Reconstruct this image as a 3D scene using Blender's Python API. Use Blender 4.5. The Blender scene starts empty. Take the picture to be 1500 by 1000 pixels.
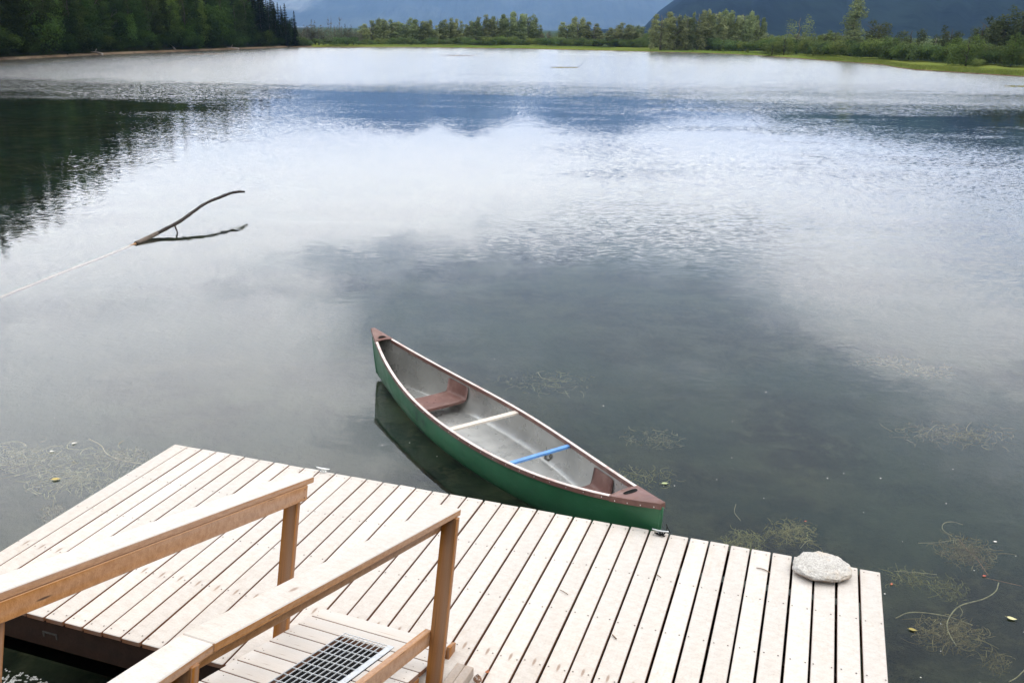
import bpy, bmesh, math, random
import numpy as np
from mathutils import Vector, Matrix, Euler

random.seed(7); RN = np.random.default_rng(7)
S = bpy.context.scene
COL = S.collection
R = math.radians

# ------------------------------------------------------------------ camera
ZD = 0.32                                    # dock top above the water
F, PITCH, ROLL = 1333.1, R(18.9165), R(0.807)
CZ = 3.4973 + ZD
cp, sp = math.cos(PITCH), math.sin(PITCH)
FW = np.array([0, cp, -sp]); UP = np.array([0, sp, cp]); RT = np.array([1.0, 0, 0])
cr, sr = math.cos(ROLL), math.sin(ROLL)
RT, UP = RT * cr + UP * sr, UP * cr - RT * sr
EYE = np.array([0, 0, CZ])

def ray(x, y):
    d = FW * F + RT * (x - 750) - UP * (y - 500)
    return d / np.linalg.norm(d)

def at(x, y, z=0.0):
    """world point seen at photo pixel (x, y) on the level z"""
    d = ray(x, y)
    return EYE + d * ((z - CZ) / d[2])

def z_at(x, y, P):
    """height of the sight line through (x, y) at the ground distance of P"""
    d = ray(x, y)
    return CZ + d[2] * math.hypot(P[0], P[1]) / math.hypot(d[0], d[1])

def hor(x):
    """horizon row at column x"""
    d0 = ray(x, 0); d1 = ray(x, 200)
    e0 = d0[2]; e1 = d1[2]
    return 200 * e0 / (e0 - e1)

cam = bpy.data.cameras.new('camera'); co = bpy.data.objects.new('camera', cam); COL.objects.link(co)
cam.sensor_width = 36; cam.lens = F / 1500 * 36; cam.clip_start = 0.05; cam.clip_end = 90000
M = Matrix.Identity(4)
for i in range(3):
    M[i][0] = RT[i]; M[i][1] = UP[i]; M[i][2] = -FW[i]; M[i][3] = EYE[i]
co.matrix_world = M
S.camera = co

# ------------------------------------------------------------------ helpers
class MB:
    """collects polygons, then links them as ONE mesh object"""
    def __init__(s): s.v = []; s.f = []; s.m = []; s.uv = []; s.r = []; s.smooth = []
    def face(s, idx, mat=0, uv=None, rnd=0.5, smooth=False):
        s.f.append(idx); s.m.append(mat); s.uv.append(uv); s.r.append(rnd); s.smooth.append(smooth)
    def verts(s, vs):
        n = len(s.v); s.v.extend([tuple(map(float, q)) for q in vs]); return n
    def mesh(s, name, mats):
        me = bpy.data.meshes.new(name)
        me.from_pydata(s.v, [], s.f)
        for m in mats: me.materials.append(m)
        n = len(s.f)
        me.polygons.foreach_set('material_index', s.m)
        me.polygons.foreach_set('use_smooth', s.smooth)
        uvl = me.uv_layers.new(name='UVMap')
        ca = me.color_attributes.new('rnd', 'FLOAT_COLOR', 'CORNER')
        uvs = []; cs = []
        for f, uv, r in zip(s.f, s.uv, s.r):
            if uv is None: uv = [(0, 0)] * len(f)
            for q in uv:
                uvs += [q[0], q[1]]
                cs += [r, r, r, 1]
        uvl.data.foreach_set('uv', uvs); ca.data.foreach_set('color', cs)
        me.update()
        return me
    def build(s, name, mats, parent=None):
        if not isinstance(mats, (list, tuple)): mats = [mats]
        o = bpy.data.objects.new(name, s.mesh(name, mats)); COL.objects.link(o)
        if parent is not None: o.parent = parent
        return o

def tag(o, label=None, cat=None, group=None, kind=None):
    if label: o['label'] = label
    if cat: o['category'] = cat
    if group: o['group'] = group
    if kind: o['kind'] = kind
    return o

def thing(name, label, cat, loc=(0, 0, 0), group=None, mat=None):
    o = bpy.data.objects.new(name, None); COL.objects.link(o)
    if mat is not None: o.matrix_world = mat
    else: o.location = loc
    o.empty_display_size = 0.2
    return tag(o, label, cat, group)

_boxcache = {}
def bevel_box(lx, ly, lz, bev):
    bm = bmesh.new(); bmesh.ops.create_cube(bm, size=1)
    for v in bm.verts: v.co = Vector((v.co.x * lx, v.co.y * ly, v.co.z * lz))
    if bev: bmesh.ops.bevel(bm, geom=bm.edges[:], offset=bev, segments=1, affect='EDGES')
    vs = [v.co.copy() for v in bm.verts]; bm.verts.index_update()
    fs = [([v.index for v in f.verts], f.normal.copy()) for f in bm.faces]
    bm.free(); return vs, fs

def board(mb, c, size, rot=None, grain=0, bev=0.003, top=0, side=1, end=None, rnd=None):
    """a bevelled timber: centre c, size, rotation (3x3), grain axis"""
    vs, fs = bevel_box(*size, bev)
    rnd = random.random() if rnd is None else rnd
    off = (random.random() * 40, random.random() * 40)
    rot = rot or Matrix.Identity(3); c = Vector(c)
    n0 = mb.verts([rot @ v + c for v in vs])
    o = [a for a in range(3) if a != grain]
    for idx, nrm in fs:
        if nrm.z > 0.6: m = top
        elif end is not None and abs(nrm[grain]) > .8: m = end
        else: m = side
        uv = [(vs[i][grain] + off[0], vs[i][o[0]] + vs[i][o[1]] * .77 + off[1]) for i in idx]
        mb.face([n0 + i for i in idx], m, uv, rnd)

def tube(mb, pts, rad, sides=8, mat=0, rnd=.5, cap=True, jit=0, smooth=True):
    pts = [Vector(p) for p in pts]
    if not isinstance(rad, (list, tuple)): rad = [rad] * len(pts)
    rings = []; prev = None; L = 0
    for i, p in enumerate(pts):
        t = (pts[min(i + 1, len(pts) - 1)] - pts[max(i - 1, 0)]).normalized()
        a = Vector((0, 0, 1)) if abs(t.z) < .9 else Vector((1, 0, 0))
        if prev is not None: a = prev
        u = t.cross(a).cross(t); u.normalize() if u.length > 1e-6 else None
        if u.length < 1e-6: u = t.orthogonal().normalized()
        prev = u; w = t.cross(u)
        if i: L += (p - pts[i - 1]).length
        ring = []
        for k in range(sides):
            an = 2 * math.pi * k / sides
            rr = rad[i] * (1 + jit * (random.random() - .5))
            ring.append(p + (u * math.cos(an) + w * math.sin(an)) * rr)
        rings.append((mb.verts(ring), L))
    for i in range(len(rings) - 1):
        a, la = rings[i]; b, lb = rings[i + 1]
        for k in range(sides):
            k2 = (k + 1) % sides
            mb.face([a + k, a + k2, b + k2, b + k], mat, [(la, k / sides * .3), (la, (k + 1) / sides * .3), (lb, (k + 1) / sides * .3), (lb, k / sides * .3)], rnd, smooth)
    if cap:
        mb.face([rings[0][0] + k for k in range(sides)][::-1], mat, None, rnd)
        mb.face([rings[-1][0] + k for k in range(sides)], mat, None, rnd)

def smooth_path(pts, n=6):
    """Catmull-Rom through the points"""
    P = [np.array(p, float) for p in pts]; P = [2 * P[0] - P[1]] + P + [2 * P[-1] - P[-2]]
    out = []
    for i in range(1, len(P) - 2):
        for k in range(n):
            t = k / n
            out.append(.5 * ((2 * P[i]) + (P[i + 1] - P[i - 1]) * t + (2 * P[i - 1] - 5 * P[i] + 4 * P[i + 1] - P[i + 2]) * t * t + (3 * P[i] - P[i - 1] - 3 * P[i + 1] + P[i + 2]) * t ** 3))
    out.append(P[-2]); return out

# ------------------------------------------------------------------ node helpers
class NT:
    def __init__(s, tree): s.t = tree; s.n = tree.nodes; s.l = tree.links
    def new(s, typ, **kw):
        n = s.n.new(typ)
        for k, v in kw.items(): setattr(n, k, v)
        return n
    def put(s, sock, v):
        if v is None: return
        if isinstance(v, bpy.types.NodeSocket): s.l.new(v, sock)
        else: sock.default_value = v
    def m(s, op, a, b=None, c=None, clamp=False):
        n = s.new('ShaderNodeMath', operation=op, use_clamp=clamp)
        for i, v in enumerate((a, b, c)): s.put(n.inputs[i], v)
        return n.outputs[0]
    def vm(s, op, a, b=None, scale=None):
        n = s.new('ShaderNodeVectorMath', operation=op)
        s.put(n.inputs[0], a)
        if b is not None: s.put(n.inputs[1], b)
        if scale is not None: s.put(n.inputs['Scale'], scale)
        return n.outputs['Value'] if op in ('LENGTH', 'DOT_PRODUCT', 'DISTANCE') else n.outputs[0]
    def noise(s, vec, scale=5, detail=3, rough=.5, out=0, dist=0):
        n = s.new('ShaderNodeTexNoise'); s.put(n.inputs['Vector'], vec)
        n.inputs['Scale'].default_value = scale; n.inputs['Detail'].default_value = detail
        n.inputs['Roughness'].default_value = rough; n.inputs['Distortion'].default_value = dist
        return n.outputs[out]
    def mapv(s, vec, scale=(1, 1, 1), loc=(0, 0, 0), rot=(0, 0, 0)):
        n = s.new('ShaderNodeMapping'); s.put(n.inputs[0], vec)
        n.inputs['Scale'].default_value = scale; n.inputs['Location'].default_value = loc; n.inputs['Rotation'].default_value = rot
        return n.outputs[0]
    def mix(s, f, a, b, mode='MIX'):
        n = s.new('ShaderNodeMix', data_type='RGBA', blend_type=mode)
        s.put(n.inputs[0], f)
        for i, v in ((6, a), (7, b)):
            if isinstance(v, (tuple, list)) and len(v) == 3: v = (*v, 1)
            s.put(n.inputs[i], v)
        return n.outputs[2]
    def ramp(s, f, a, b, lo=0.0, hi=1.0):
        n = s.new('ShaderNodeMapRange', interpolation_type='SMOOTHSTEP')
        s.put(n.inputs[0], f)
        for i, v in ((1, a), (2, b), (3, lo), (4, hi)): s.put(n.inputs[i], v)
        return n.outputs[0]
    def xyz(s, v):
        n = s.new('ShaderNodeSeparateXYZ'); s.put(n.inputs[0], v); return n.outputs
    def comb(s, x, y, z):
        n = s.new('ShaderNodeCombineXYZ')
        for i, v in enumerate((x, y, z)): s.put(n.inputs[i], v)
        return n.outputs[0]
    def bump(s, h, strength=.3, dist=.01):
        n = s.new('ShaderNodeBump'); s.put(n.inputs['Height'], h)
        n.inputs['Strength'].default_value = strength; n.inputs['Distance'].default_value = dist
        return n.outputs[0]

def material(name):
    m = bpy.data.materials.new(name); m.use_nodes = True
    t = NT(m.node_tree); t.n.clear()
    out = t.new('ShaderNodeOutputMaterial')
    return m, t, out

def principled(t, out, color, rough=.6, metal=0, normal=None, spec=.5):
    p = t.new('ShaderNodeBsdfPrincipled')
    if isinstance(color, (tuple, list)) and len(color) == 3: color = (*color, 1)
    t.put(p.inputs['Base Color'], color); t.put(p.inputs['Roughness'], rough)
    t.put(p.inputs['Metallic'], metal); t.put(p.inputs['Specular IOR Level'], spec)
    if normal is not None: t.put(p.inputs['Normal'], normal)
    t.l.new(p.outputs[0], out.inputs[0]); return p

def wood(name, c0, c1, knot, stain, stain_amt, rough=.75, spec=.25, knot_amt=.7, keep_=.62, ks=(1.7, 8, 1)):
    m, t, out = material(name)
    uv = t.new('ShaderNodeUVMap', uv_map='UVMap').outputs[0]
    at_ = t.new('ShaderNodeAttribute', attribute_name='rnd'); rnd = t.xyz(at_.outputs['Vector'])[0]
    pos = t.new('ShaderNodeTexCoord').outputs['Object']
    wob = t.noise(uv, 2.5, 2, .5, out=1)
    uvw = t.vm('ADD', uv, t.vm('SCALE', t.vm('SUBTRACT', wob, (.5, .5, .5)), scale=.018))
    grain = t.noise(t.mapv(uvw, (1.6, 60, 1)), 1, 4, .6)
    fine = t.noise(t.mapv(uvw, (9, 420, 1)), 1, 2, .5)
    base = t.mix(t.ramp(grain, .3, .75), c0, c1)
    base = t.mix(t.m('MULTIPLY', t.ramp(fine, .42, .75), .5), base, tuple(x * .72 for x in c1))
    hs = t.new('ShaderNodeHueSaturation'); t.put(hs.inputs['Value'], t.ramp(rnd, 0, 1, .93, 1.04)); t.put(hs.inputs['Color'], base)
    t.put(hs.inputs['Saturation'], t.ramp(t.noise(uv, .9, 1), .3, .7, .75, 1.25))
    base = hs.outputs[0]
    # knots
    vo = t.new('ShaderNodeTexVoronoi'); t.put(vo.inputs['Vector'], t.mapv(uvw, ks)); vo.inputs['Scale'].default_value = 1
    kd = t.ramp(vo.outputs['Distance'], .06, .17, 1, 0)
    keep = t.ramp(t.xyz(vo.outputs['Color'])[0], keep_, keep_ + .08)
    base = t.mix(t.m('MULTIPLY', t.m('MULTIPLY', kd, keep), knot_amt), base, knot)
    # weather stains and scuffs
    st = t.m('MULTIPLY', t.ramp(t.noise(pos, 2.6, 4, .6), .5, .75), t.ramp(t.noise(t.mapv(uvw, (5, 26, 1)), 1, 4, .65), .42, .72))
    base = t.mix(t.m('MULTIPLY', st, stain_amt), base, stain)
    sp_ = t.ramp(t.noise(pos, 55, 2, .5), .73, .78)
    base = t.mix(t.m('MULTIPLY', sp_, .25 * min(1, stain_amt * 2)), base, tuple(x * .35 for x in stain))
    h = t.m('ADD', t.m('MULTIPLY', grain, .7), t.m('MULTIPLY', fine, .3))
    principled(t, out, base, rough, 0, t.bump(h, .45, .004), spec * .5)
    return m

def plain(name, c, rough=.5, metal=0, var=.25, scale=8, spec=.5, dirt=None, dirt_amt=.5, bumps=0):
    m, t, out = material(name)
    pos = t.new('ShaderNodeTexCoord').outputs['Object']
    n = t.noise(pos, scale, 4, .6)
    col = t.mix(t.ramp(n, .3, .7), tuple(x * (1 - var) for x in c), tuple(min(1, x * (1 + var)) for x in c))
    if dirt is not None:
        d = t.ramp(t.noise(t.mapv(pos, (1, 1, 1), (3, 7, 1)), scale * .6, 6, .7), .5, .68)
        col = t.mix(t.m('MULTIPLY', d, dirt_amt), col, dirt)
    nm = t.bump(t.noise(pos, scale * 6, 3, .6), bumps, .01) if bumps else None
    rr = t.ramp(t.noise(pos, scale * 1.7, 3), .3, .7, max(0, rough - .08), min(1, rough + .1))
    principled(t, out, col, rr, metal, nm, spec)
    return m

W_DECK = wood('bleached_deck_wood', (.545, .494, .45), (.47, .415, .37), (.20, .12, .075), (.36, .23, .13), .34)
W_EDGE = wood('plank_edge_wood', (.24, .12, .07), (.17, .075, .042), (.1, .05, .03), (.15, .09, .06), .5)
W_CAP = wood('bleached_rail_wood', (.52, .47, .43), (.45, .40, .355), (.2, .12, .08), (.36, .24, .15), .16)
W_RAIL = wood('cedar_rail_wood', (.43, .228, .112), (.31, .152, .068), (.08, .045, .03), (.30, .11, .05), .38, knot_amt=.95, keep_=.4, ks=(1.9, 7, 1))
W_POST = wood('cedar_post_wood', (.36, .165, .062), (.245, .108, .04), (.07, .035, .02), (.12, .06, .04), .5)
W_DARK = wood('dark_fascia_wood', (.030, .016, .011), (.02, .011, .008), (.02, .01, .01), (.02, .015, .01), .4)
W_GREY = wood('grey_block_wood', (.42, .34, .28), (.3, .235, .19), (.15, .1, .07), (.2, .14, .1), .5)
NAIL = plain('nail_head', (.07, .05, .04), .6, .3)
BLACK = plain('black_plastic_and_openings', (.008, .008, .008), .9, 0, .2, 8, .1)  # plastic and cord, also the painted dark inside openings
GALV = plain('galvanised_steel', (.62, .63, .64), .42, .85, .12, 25)
GALVW = plain('pale_zinc', (.72, .72, .7), .5, .5, .1, 25)

# ------------------------------------------------------------------ dock
DO = np.array([-2.968, 7.292]); DD = np.array([0.947, -0.320]); DN = np.array([-0.320, -0.947])
_n = np.linalg.norm(DD); DD = DD / _n; DN = np.array([DD[1], -DD[0]])
PITCHP, NPL, DW = 0.146, 40, 2.343
def dw(s, t, z=0.0):
    q = DO + DD * s + DN * t
    return np.array([q[0], q[1], ZD + z])

# dock local frame: x along its length, y away from the viewer, z up; origin at the far left corner on the water
DM = Matrix(((DD[0], -DN[0], 0, DO[0]), (DD[1], -DN[1], 0, DO[1]), (0, 0, 1, 0), (0, 0, 0, 1)))
dock = thing('floating_dock', 'long floating wooden dock of bleached planks beside the green canoe', 'dock', mat=DM)
mb = MB(); L_D = NPL * PITCHP
joists = [.05, .62, 1.17, 1.72, DW - .05]
gaps = [0.007] * NPL
for i in range(NPL):
    w = PITCHP - .0095 - random.random() * .003 - .004 * i / NPL
    if 31 <= i <= 37: w -= .002
    a = random.uniform(-.0012, .0012)
    cx = (i + .5) * PITCHP + random.uniform(-.0012, .0012)
    z = ZD - .018 + random.uniform(-.002, .002)
    e0 = random.uniform(-.004, .004)
    board(mb, (cx, -DW / 2 + e0, z), (w, DW, .036), Matrix.Rotation(a, 3, 'Z') @ Matrix.Rotation(random.uniform(-.004, .004), 3, 'Y'), 1, .004)
    for j in joists:
        for dx in (-.045, .045):
            r = .0055; q = (cx + dx + random.uniform(-.008, .008), -j + random.uniform(-.008, .008))
            n0 = mb.verts([(q[0] + r * math.cos(k * math.pi / 3), q[1] + r * math.sin(k * math.pi / 3), z + .0206) for k in range(6)])
            mb.face([n0 + k for k in range(6)], 2)
mb.build('deck', [W_DECK, W_EDGE, NAIL], dock)
mb = MB()
board(mb, (L_D / 2, -DW + .032, ZD - .036 - .105), (L_D - .03, .038, .20), None, 0)
board(mb, (L_D / 2, -.032, ZD - .036 - .105), (L_D - .03, .038, .20), None, 0)
mb.build('fascia_board', [W_DARK, W_DARK], dock)
for x in (.032, L_D - .032):
    mb = MB(); board(mb, (x, -DW / 2, ZD - .036 - .105), (.038, DW - .11, .20), None, 1)
    mb.build('end_board', [W_DARK, W_DARK], dock)
mb = MB()
for j in joists[1:-1]: board(mb, (L_D / 2, -j, ZD - .036 - .075), (L_D - .11, .038, .14), None, 0)
mb.build('joist', [W_DARK, W_DARK], dock)
for k in range(3):
    mb = MB(); board(mb, (.95 + k * 1.97, -DW / 2, ZD - .036 - .33), (1.5, DW - .34, .36), None, 0, .04, 0, 0)
    mb.build('float', [BLACK], dock)
# galvanised hanger on the near fascia
mb = MB(); bx = .885
board(mb, (bx, -DW + .010, ZD - .125), (.115, .006, .012), None, 0, .001, 0, 0)
for d in (-.052, .052): board(mb, (bx + d, -DW + .010, ZD - .145), (.012, .006, .028), None, 0, .001, 0, 0)
mb.build('bracket', [plain('tarnished_steel', (.06, .055, .05), .6, .6)], dock)
def cleat(sx, sy, mat, stringy):
    mb = MB(); z = ZD + .0035
    board(mb, (sx, sy, z + .003), (.075, .034, .006), None, 0, .002, 0, 0)
    for d in (-.018, .018): tube(mb, [(sx + d, sy, z + .005), (sx + d * .95, sy, z + .034)], [.011, .008], 8)
    tube(mb, [(sx - .092, sy, z + .047), (sx - .07, sy, z + .043), (sx - .03, sy, z + .037), (sx + .03, sy, z + .037), (sx + .07, sy, z + .043), (sx + .092, sy, z + .047)], [.005, .008, .011, .011, .008, .005], 8)
    mb.v = [(sx + (q[0] - sx) * .66, sy + (q[1] - sy) * .8, z + (q[2] - z) * .7) for q in mb.v]
    c = mb.build('cleat', [mat], dock)
    if stringy:
        mb = MB()
        p = [(sx + .0 + .03 * math.cos(a) * (1 + .3 * math.sin(3 * a)), sy - .012 + .02 * math.sin(a * 1.3), z + .014 + .008 * math.sin(2.3 * a)) for a in np.linspace(0, 14, 40)]
        tube(mb, p, .005, 6)
        tube(mb, smooth_path([(sx + .03, sy, z + .02), (sx + .045, sy + .01, z + .05), (sx + .038, sy + .015, z + .085), (sx + .05, sy + .02, z + .05), (sx + .075, sy + .01, z + .02)]), .0028, 5)
        mb.build('cord', [BLACK], c)
    return c
cleat(1.50, -.018, GALVW, False); cleat(4.315, -.035, GALV, True)

# ------------------------------------------------------------------ gangway
SL = math.atan(.255)
A0 = dw(2.483, 1.703, .03)
e2 = DD * .9981 + DN * .061; l2 = DN * .9981 - DD * .061
gx = Vector((e2[0], e2[1], 0)); gy = -Vector((l2[0] * math.cos(SL), l2[1] * math.cos(SL), math.sin(SL))); gz = gx.cross(gy)
GM = Matrix(((gx.x, gy.x, gz.x, A0[0]), (gx.y, gy.y, gz.y, A0[1]), (gx.z, gy.z, gz.z, A0[2]), (0, 0, 0, 1)))
# local: x across, y DOWN the ramp towards the lake (deck at y<0), z up from the deck
gang = thing('gangway', 'sloping wooden gangway with handrails landing on the near edge of the dock', 'gangway', mat=GM)
GW, GL = .899, 4.6
mb = MB()
GX0, GX1, GY0 = .298, .602, .238          # grating opening
v = 0.0; k = 0
while v < GL:
    w = .143; c = v + w / 2
    if GY0 - .01 < c and c > .2:
        board(mb, (GX0 / 2 + .0, -c, -.017), (GX0 - .002, w - .010, .034), None, 0, .003)
        board(mb, ((GX1 + .035 + GW) / 2, -c, -.017), (GW - GX1 - .035, w - .010, .034), None, 0, .003)
    else:
        board(mb, (GW / 2, -c, -.017), (GW, w - .010, .034), None, 0, .003)
    for xx in (.035, .06, GW - .035, GW - .06):
        r = .004; q = (xx + random.uniform(-.006, .006), -c + random.choice((-.04, .04)) + random.uniform(-.01, .01))
        n0 = mb.verts([(q[0] + r * math.cos(a * math.pi / 3), q[1] + r * math.sin(a * math.pi / 3), .0006) for a in range(6)]); mb.face([n0 + a for a in range(6)], 2)
    v += w; k += 1
mb.build('deck', [W_DECK, W_EDGE, NAIL], gang)
# steel grating
mb = MB(); gl = 3.2; zt = .004
nb = 9
for i in range(nb + 1):
    x = GX0 + .004 + (GX1 - GX0 - .008) * i / nb
    board(mb, (x, -GY0 - gl / 2, zt - .003), (.0036, gl, .006), None, 1, 0, 0, 0)
yy = GY0
while yy < GY0 + gl:
    board(mb, ((GX0 + GX1) / 2, -yy - .004, zt - .0035), (GX1 - GX0, .005, .006), None, 0, 0, 0, 0)
    yy += .083 if yy > GY0 else .03
board(mb, (GX1 + .016, -GY0 - gl / 2, zt - .001), (.034, gl, .005), None, 1, .001, 0, 0)
mb.build('grating', [plain('dull_zinc', (.5, .51, .52), .5, .4, .1, 25)], gang)
mb = MB(); board(mb, ((GX0 + GX1) / 2, -GY0 - gl / 2, -.042), (GX1 - GX0 + .06, gl, .01), None, 1, 0, 0, 0)  # black sheet added to give the grating openings their shade
mb.build('dark_backing_sheet', [BLACK], gang)
for x in (.02, GW - .02):
    mb = MB(); board(mb, (x, -.42 - (GL - .42) / 2, -.034 - .052), (.038, GL - .42, .10), None, 1, .003, 0, 0)
    mb.build('stringer', [W_POST], gang)
mb = MB(); board(mb, (GW + .012, -.05, -.03), (.024, .085, .10), None, 2, .003, 0, 0); mb.build('end_cleat', [W_POST], gang)

def post(x, y, z0, z1, par):
    mb = MB(); board(mb, (x, -y, (z0 + z1) / 2), (.089, .040, z1 - z0), None, 2, .003, 0, 0); return mb.build('post', [W_POST], par)
HZ = .905                                    # top of the caps above the deck
def handrail(side, capx, ycap, posts, pieces):
    h = bpy.data.objects.new('handrail', None); COL.objects.link(h); h.parent = gang
    mb = MB()
    for (y0, y1, za, zb) in pieces:
        ang = math.atan2(zb - za, y1 - y0)
        board(mb, (capx, -(y0 + y1) / 2, HZ - .019 + (za + zb) / 2), (.138, (y1 - y0) / math.cos(ang) + .004, .038), Matrix.Rotation(-ang, 3, 'X'), 1, .004, 0, 1)
    mb.build('cap', [W_CAP, W_RAIL], h)
    px0 = posts[0][0]
    bx_ = px0 + (.0445 + .019) * side
    y0 = posts[0][1] - .025; y1 = 2.55; ya, yb, za, zb = pieces[0]; tilt = (zb - za) / (yb - ya); zc = lambda y: HZ + za + (y - ya) * tilt
    mb = MB()
    board(mb, (bx_, -(y0 + y1) / 2, zc((y0 + y1) / 2) - .039 - .0445), (.038, y1 - y0, .089), Matrix.Rotation(-math.atan(tilt), 3, 'X'), 1, .003, 1, 1)
    for q in (y0 + .03, y1 - .06):
        for dz in (-.025, .025):
            tube(mb, [(bx_ + side * .0185, -q, zc(q) - .083 + dz), (bx_ + side * .0197, -q, zc(q) - .083 + dz)], .005, 6, 2)
    mb.build('rail_board', [W_CAP, W_RAIL, NAIL], h)
    for (px_, py_, zz) in posts:
        post(px_, py_, zz, zc(py_) - .0385, h)
    mb = MB(); y0 = posts[0][1] + .005; y1 = 2.5
    board(mb, (px0 + side * (.0445 + .019), -(y0 + y1) / 2, .175), (.038, y1 - y0, .089), None, 1, .003, 1, 1)
    mb.build('lower_rail', [W_RAIL, W_RAIL], h)
    return h
handrail(1, -.035, .30, [(-.046, .385, -.22), (-.046, 2.34, -.5)], [(.30, 4.4, .012, -.075)])
handrail(-1, .922, .30, [(GW + .058, .35, -.22), (GW + .058, 2.43, -.6)], [(.30, 2.33, .012, .002), (2.335, 4.3, .002, -.22)])

# block on the dock beside the gangway post
BX = dw(3.525, 2.09, 0)
blk = thing('wooden_block', 'short grooved grey wooden block lying on the dock beside the right gangway post', 'block', mat=Matrix.Translation(Vector(BX) + Vector((0, 0, .003))) @ DM.to_3x3().to_4x4() @ Matrix.Rotation(R(-4), 4, 'Z'))
mb = MB()
for q in (-.027, .027): board(mb, (q, 0, .03), (.052, .30, .06), None, 1, .004, 0, 0)
mb.build('timber', [W_GREY], blk)

# ------------------------------------------------------------------ stone
m, t, out = material('granite')
pos = t.new('ShaderNodeTexCoord').outputs['Object']
g1 = t.noise(pos, 75, 3, .6); g2 = t.noise(pos, 160, 2, .5); g3 = t.noise(pos, 9, 4, .6)
c = t.mix(t.ramp(g1, .35, .65), (.36, .335, .31), (.50, .475, .445))
c = t.mix(t.ramp(g2, .62, .70), c, (.09, .085, .08))
c = t.mix(t.m('MULTIPLY', t.ramp(g3, .52, .7), .35), c, (.46, .33, .2))
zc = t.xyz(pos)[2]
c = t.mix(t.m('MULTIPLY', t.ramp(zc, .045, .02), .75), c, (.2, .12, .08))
principled(t, out, c, .85, 0, t.bump(t.m('ADD', t.m('MULTIPLY', g1, .5), t.noise(pos, 35, 4, .7)), .9, .008), .25)
GRANITE = m
bm = bmesh.new(); bmesh.ops.create_icosphere(bm, subdivisions=5, radius=1)
from mathutils import noise as mn
for vtx in bm.verts:
    p = vtx.co.copy(); a = math.atan2(p.y, p.x)
    rr = 1 + .07 * math.cos(a - 1.7) - .05 * math.cos(2 * a + .6) + .045 * math.cos(3 * a + 1.2)
    n_ = mn.fractal(p * 2.3, 1.0, 2.0, 5)
    zz = math.copysign(abs(p.z) ** .62, p.z)
    hgt = .037 + .010 * p.y - .005 * p.x
    top = zz * hgt * (1 + .34 * n_)
    vtx.co = Vector((p.x * .200 * rr * (1 + .07 * n_), p.y * .158 * rr * (1 + .07 * n_), .041 + (top if zz > 0 else zz * .035)))
    f2 = mn.fractal(p * 12, 1.0, 2.0, 4); vtx.co += vtx.normal * (.0055 * f2 - .004 * max(0, mn.noise(p * 4.1 + Vector((3, 1, 2)))))
me = bpy.data.meshes.new('flat_stone'); bm.to_mesh(me); bm.free(); me.materials.append(GRANITE)
for p in me.polygons: p.use_smooth = True
st = bpy.data.objects.new('flat_stone', me); COL.objects.link(st)
st.location = dw(5.445, .165, .003); st.rotation_euler = (0, 0, math.atan2(DD[1], DD[0]) + R(2))
tag(st, 'flat speckled granite stone lying on the right end of the dock', 'stone')

# ------------------------------------------------------------------ canoe
def canoe_paint(name, c, dark, rough, scuff, zline=None, marks=None):
    m, t, out = material(name)
    pos = t.new('ShaderNodeTexCoord').outputs['Object']
    n = t.noise(pos, 2.2, 5, .6); col = t.mix(t.ramp(n, .3, .7), dark, c)
    sc = t.ramp(t.noise(t.mapv(pos, (3, 14, 30)), 1.6, 5, .7), .6, .72)
    col = t.mix(t.m('MULTIPLY', sc, .55), col, scuff)
    z = t.xyz(pos)[2]
    if zline:
        e = t.m('ADD', z, t.m('MULTIPLY', t.noise(pos, 6, 4), .05))
        col = t.mix(t.m('MULTIPLY', t.ramp(e, .07, .035), .8), col, (.035, .04, .03))
    if marks:
        blot = t.ramp(t.vm('DISTANCE', t.mapv(pos, (.55, 1, 1.6)), (.55 * .62, .36, .32)), .05, .13, 1, 0)
        col = t.mix(t.m('MULTIPLY', t.m('MULTIPLY', blot, t.ramp(t.noise(pos, 14, 3), .35, .65)), .65), col, (.012, .02, .017))
    principled(t, out, col, t.ramp(t.noise(pos, 5, 3), .3, .7, rough - .07, rough + .1), 0, t.bump(t.noise(pos, 3.5, 2), .12, .02), .4)
    return m
GREEN = canoe_paint('green_hull', (.026, .118, .054), (.018, .085, .038), .42, (.07, .15, .1), True, True)
m, t, out = material('grey_canoe_inside')
pos = t.new('ShaderNodeTexCoord').outputs['Object']
c = t.mix(t.ramp(t.noise(pos, 3, 5, .6), .3, .7), (.31, .31, .30), (.41, .405, .39))
c = t.mix(t.m('MULTIPLY', t.ramp(t.noise(pos, 9, 5, .7), .55, .75), .28), c, (.2, .17, .13))
xs = t.xyz(pos)
film = t.m('MULTIPLY', t.ramp(t.noise(t.mapv(pos, (1.3, 4, 1)), 2, 4, .6), .42, .62), t.ramp(xs[2], .08, .03))
c = t.mix(t.m('MULTIPLY', film, .28), c, (.52, .51, .48))
principled(t, out, c, t.ramp(t.noise(pos, 7, 3), .3, .7, .24, .40), .45, t.bump(t.noise(pos, 120, 2), .08, .002), .5)
GREY_IN = m
MAROON = plain('maroon_plastic', (.14, .068, .056), .5, 0, .15, 6, .4, (.30, .2, .17), .4, .1)
GUNW = plain('faded_vinyl_gunwale', (.58, .49, .455), .55, 0, .15, 9, .4, (.36, .2, .17), .6)
YOKEM = wood('ash_yoke_wood', (.60, .54, .48), (.52, .45, .38), (.3, .2, .15), (.4, .3, .2), .3)
BLUE = plain('blue_paint', (.10, .24, .52), .45, 0, .12, 12, .4, (.3, .4, .55), .25)
RIVET = plain('rivet', (.7, .68, .65), .4, .6)

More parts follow.
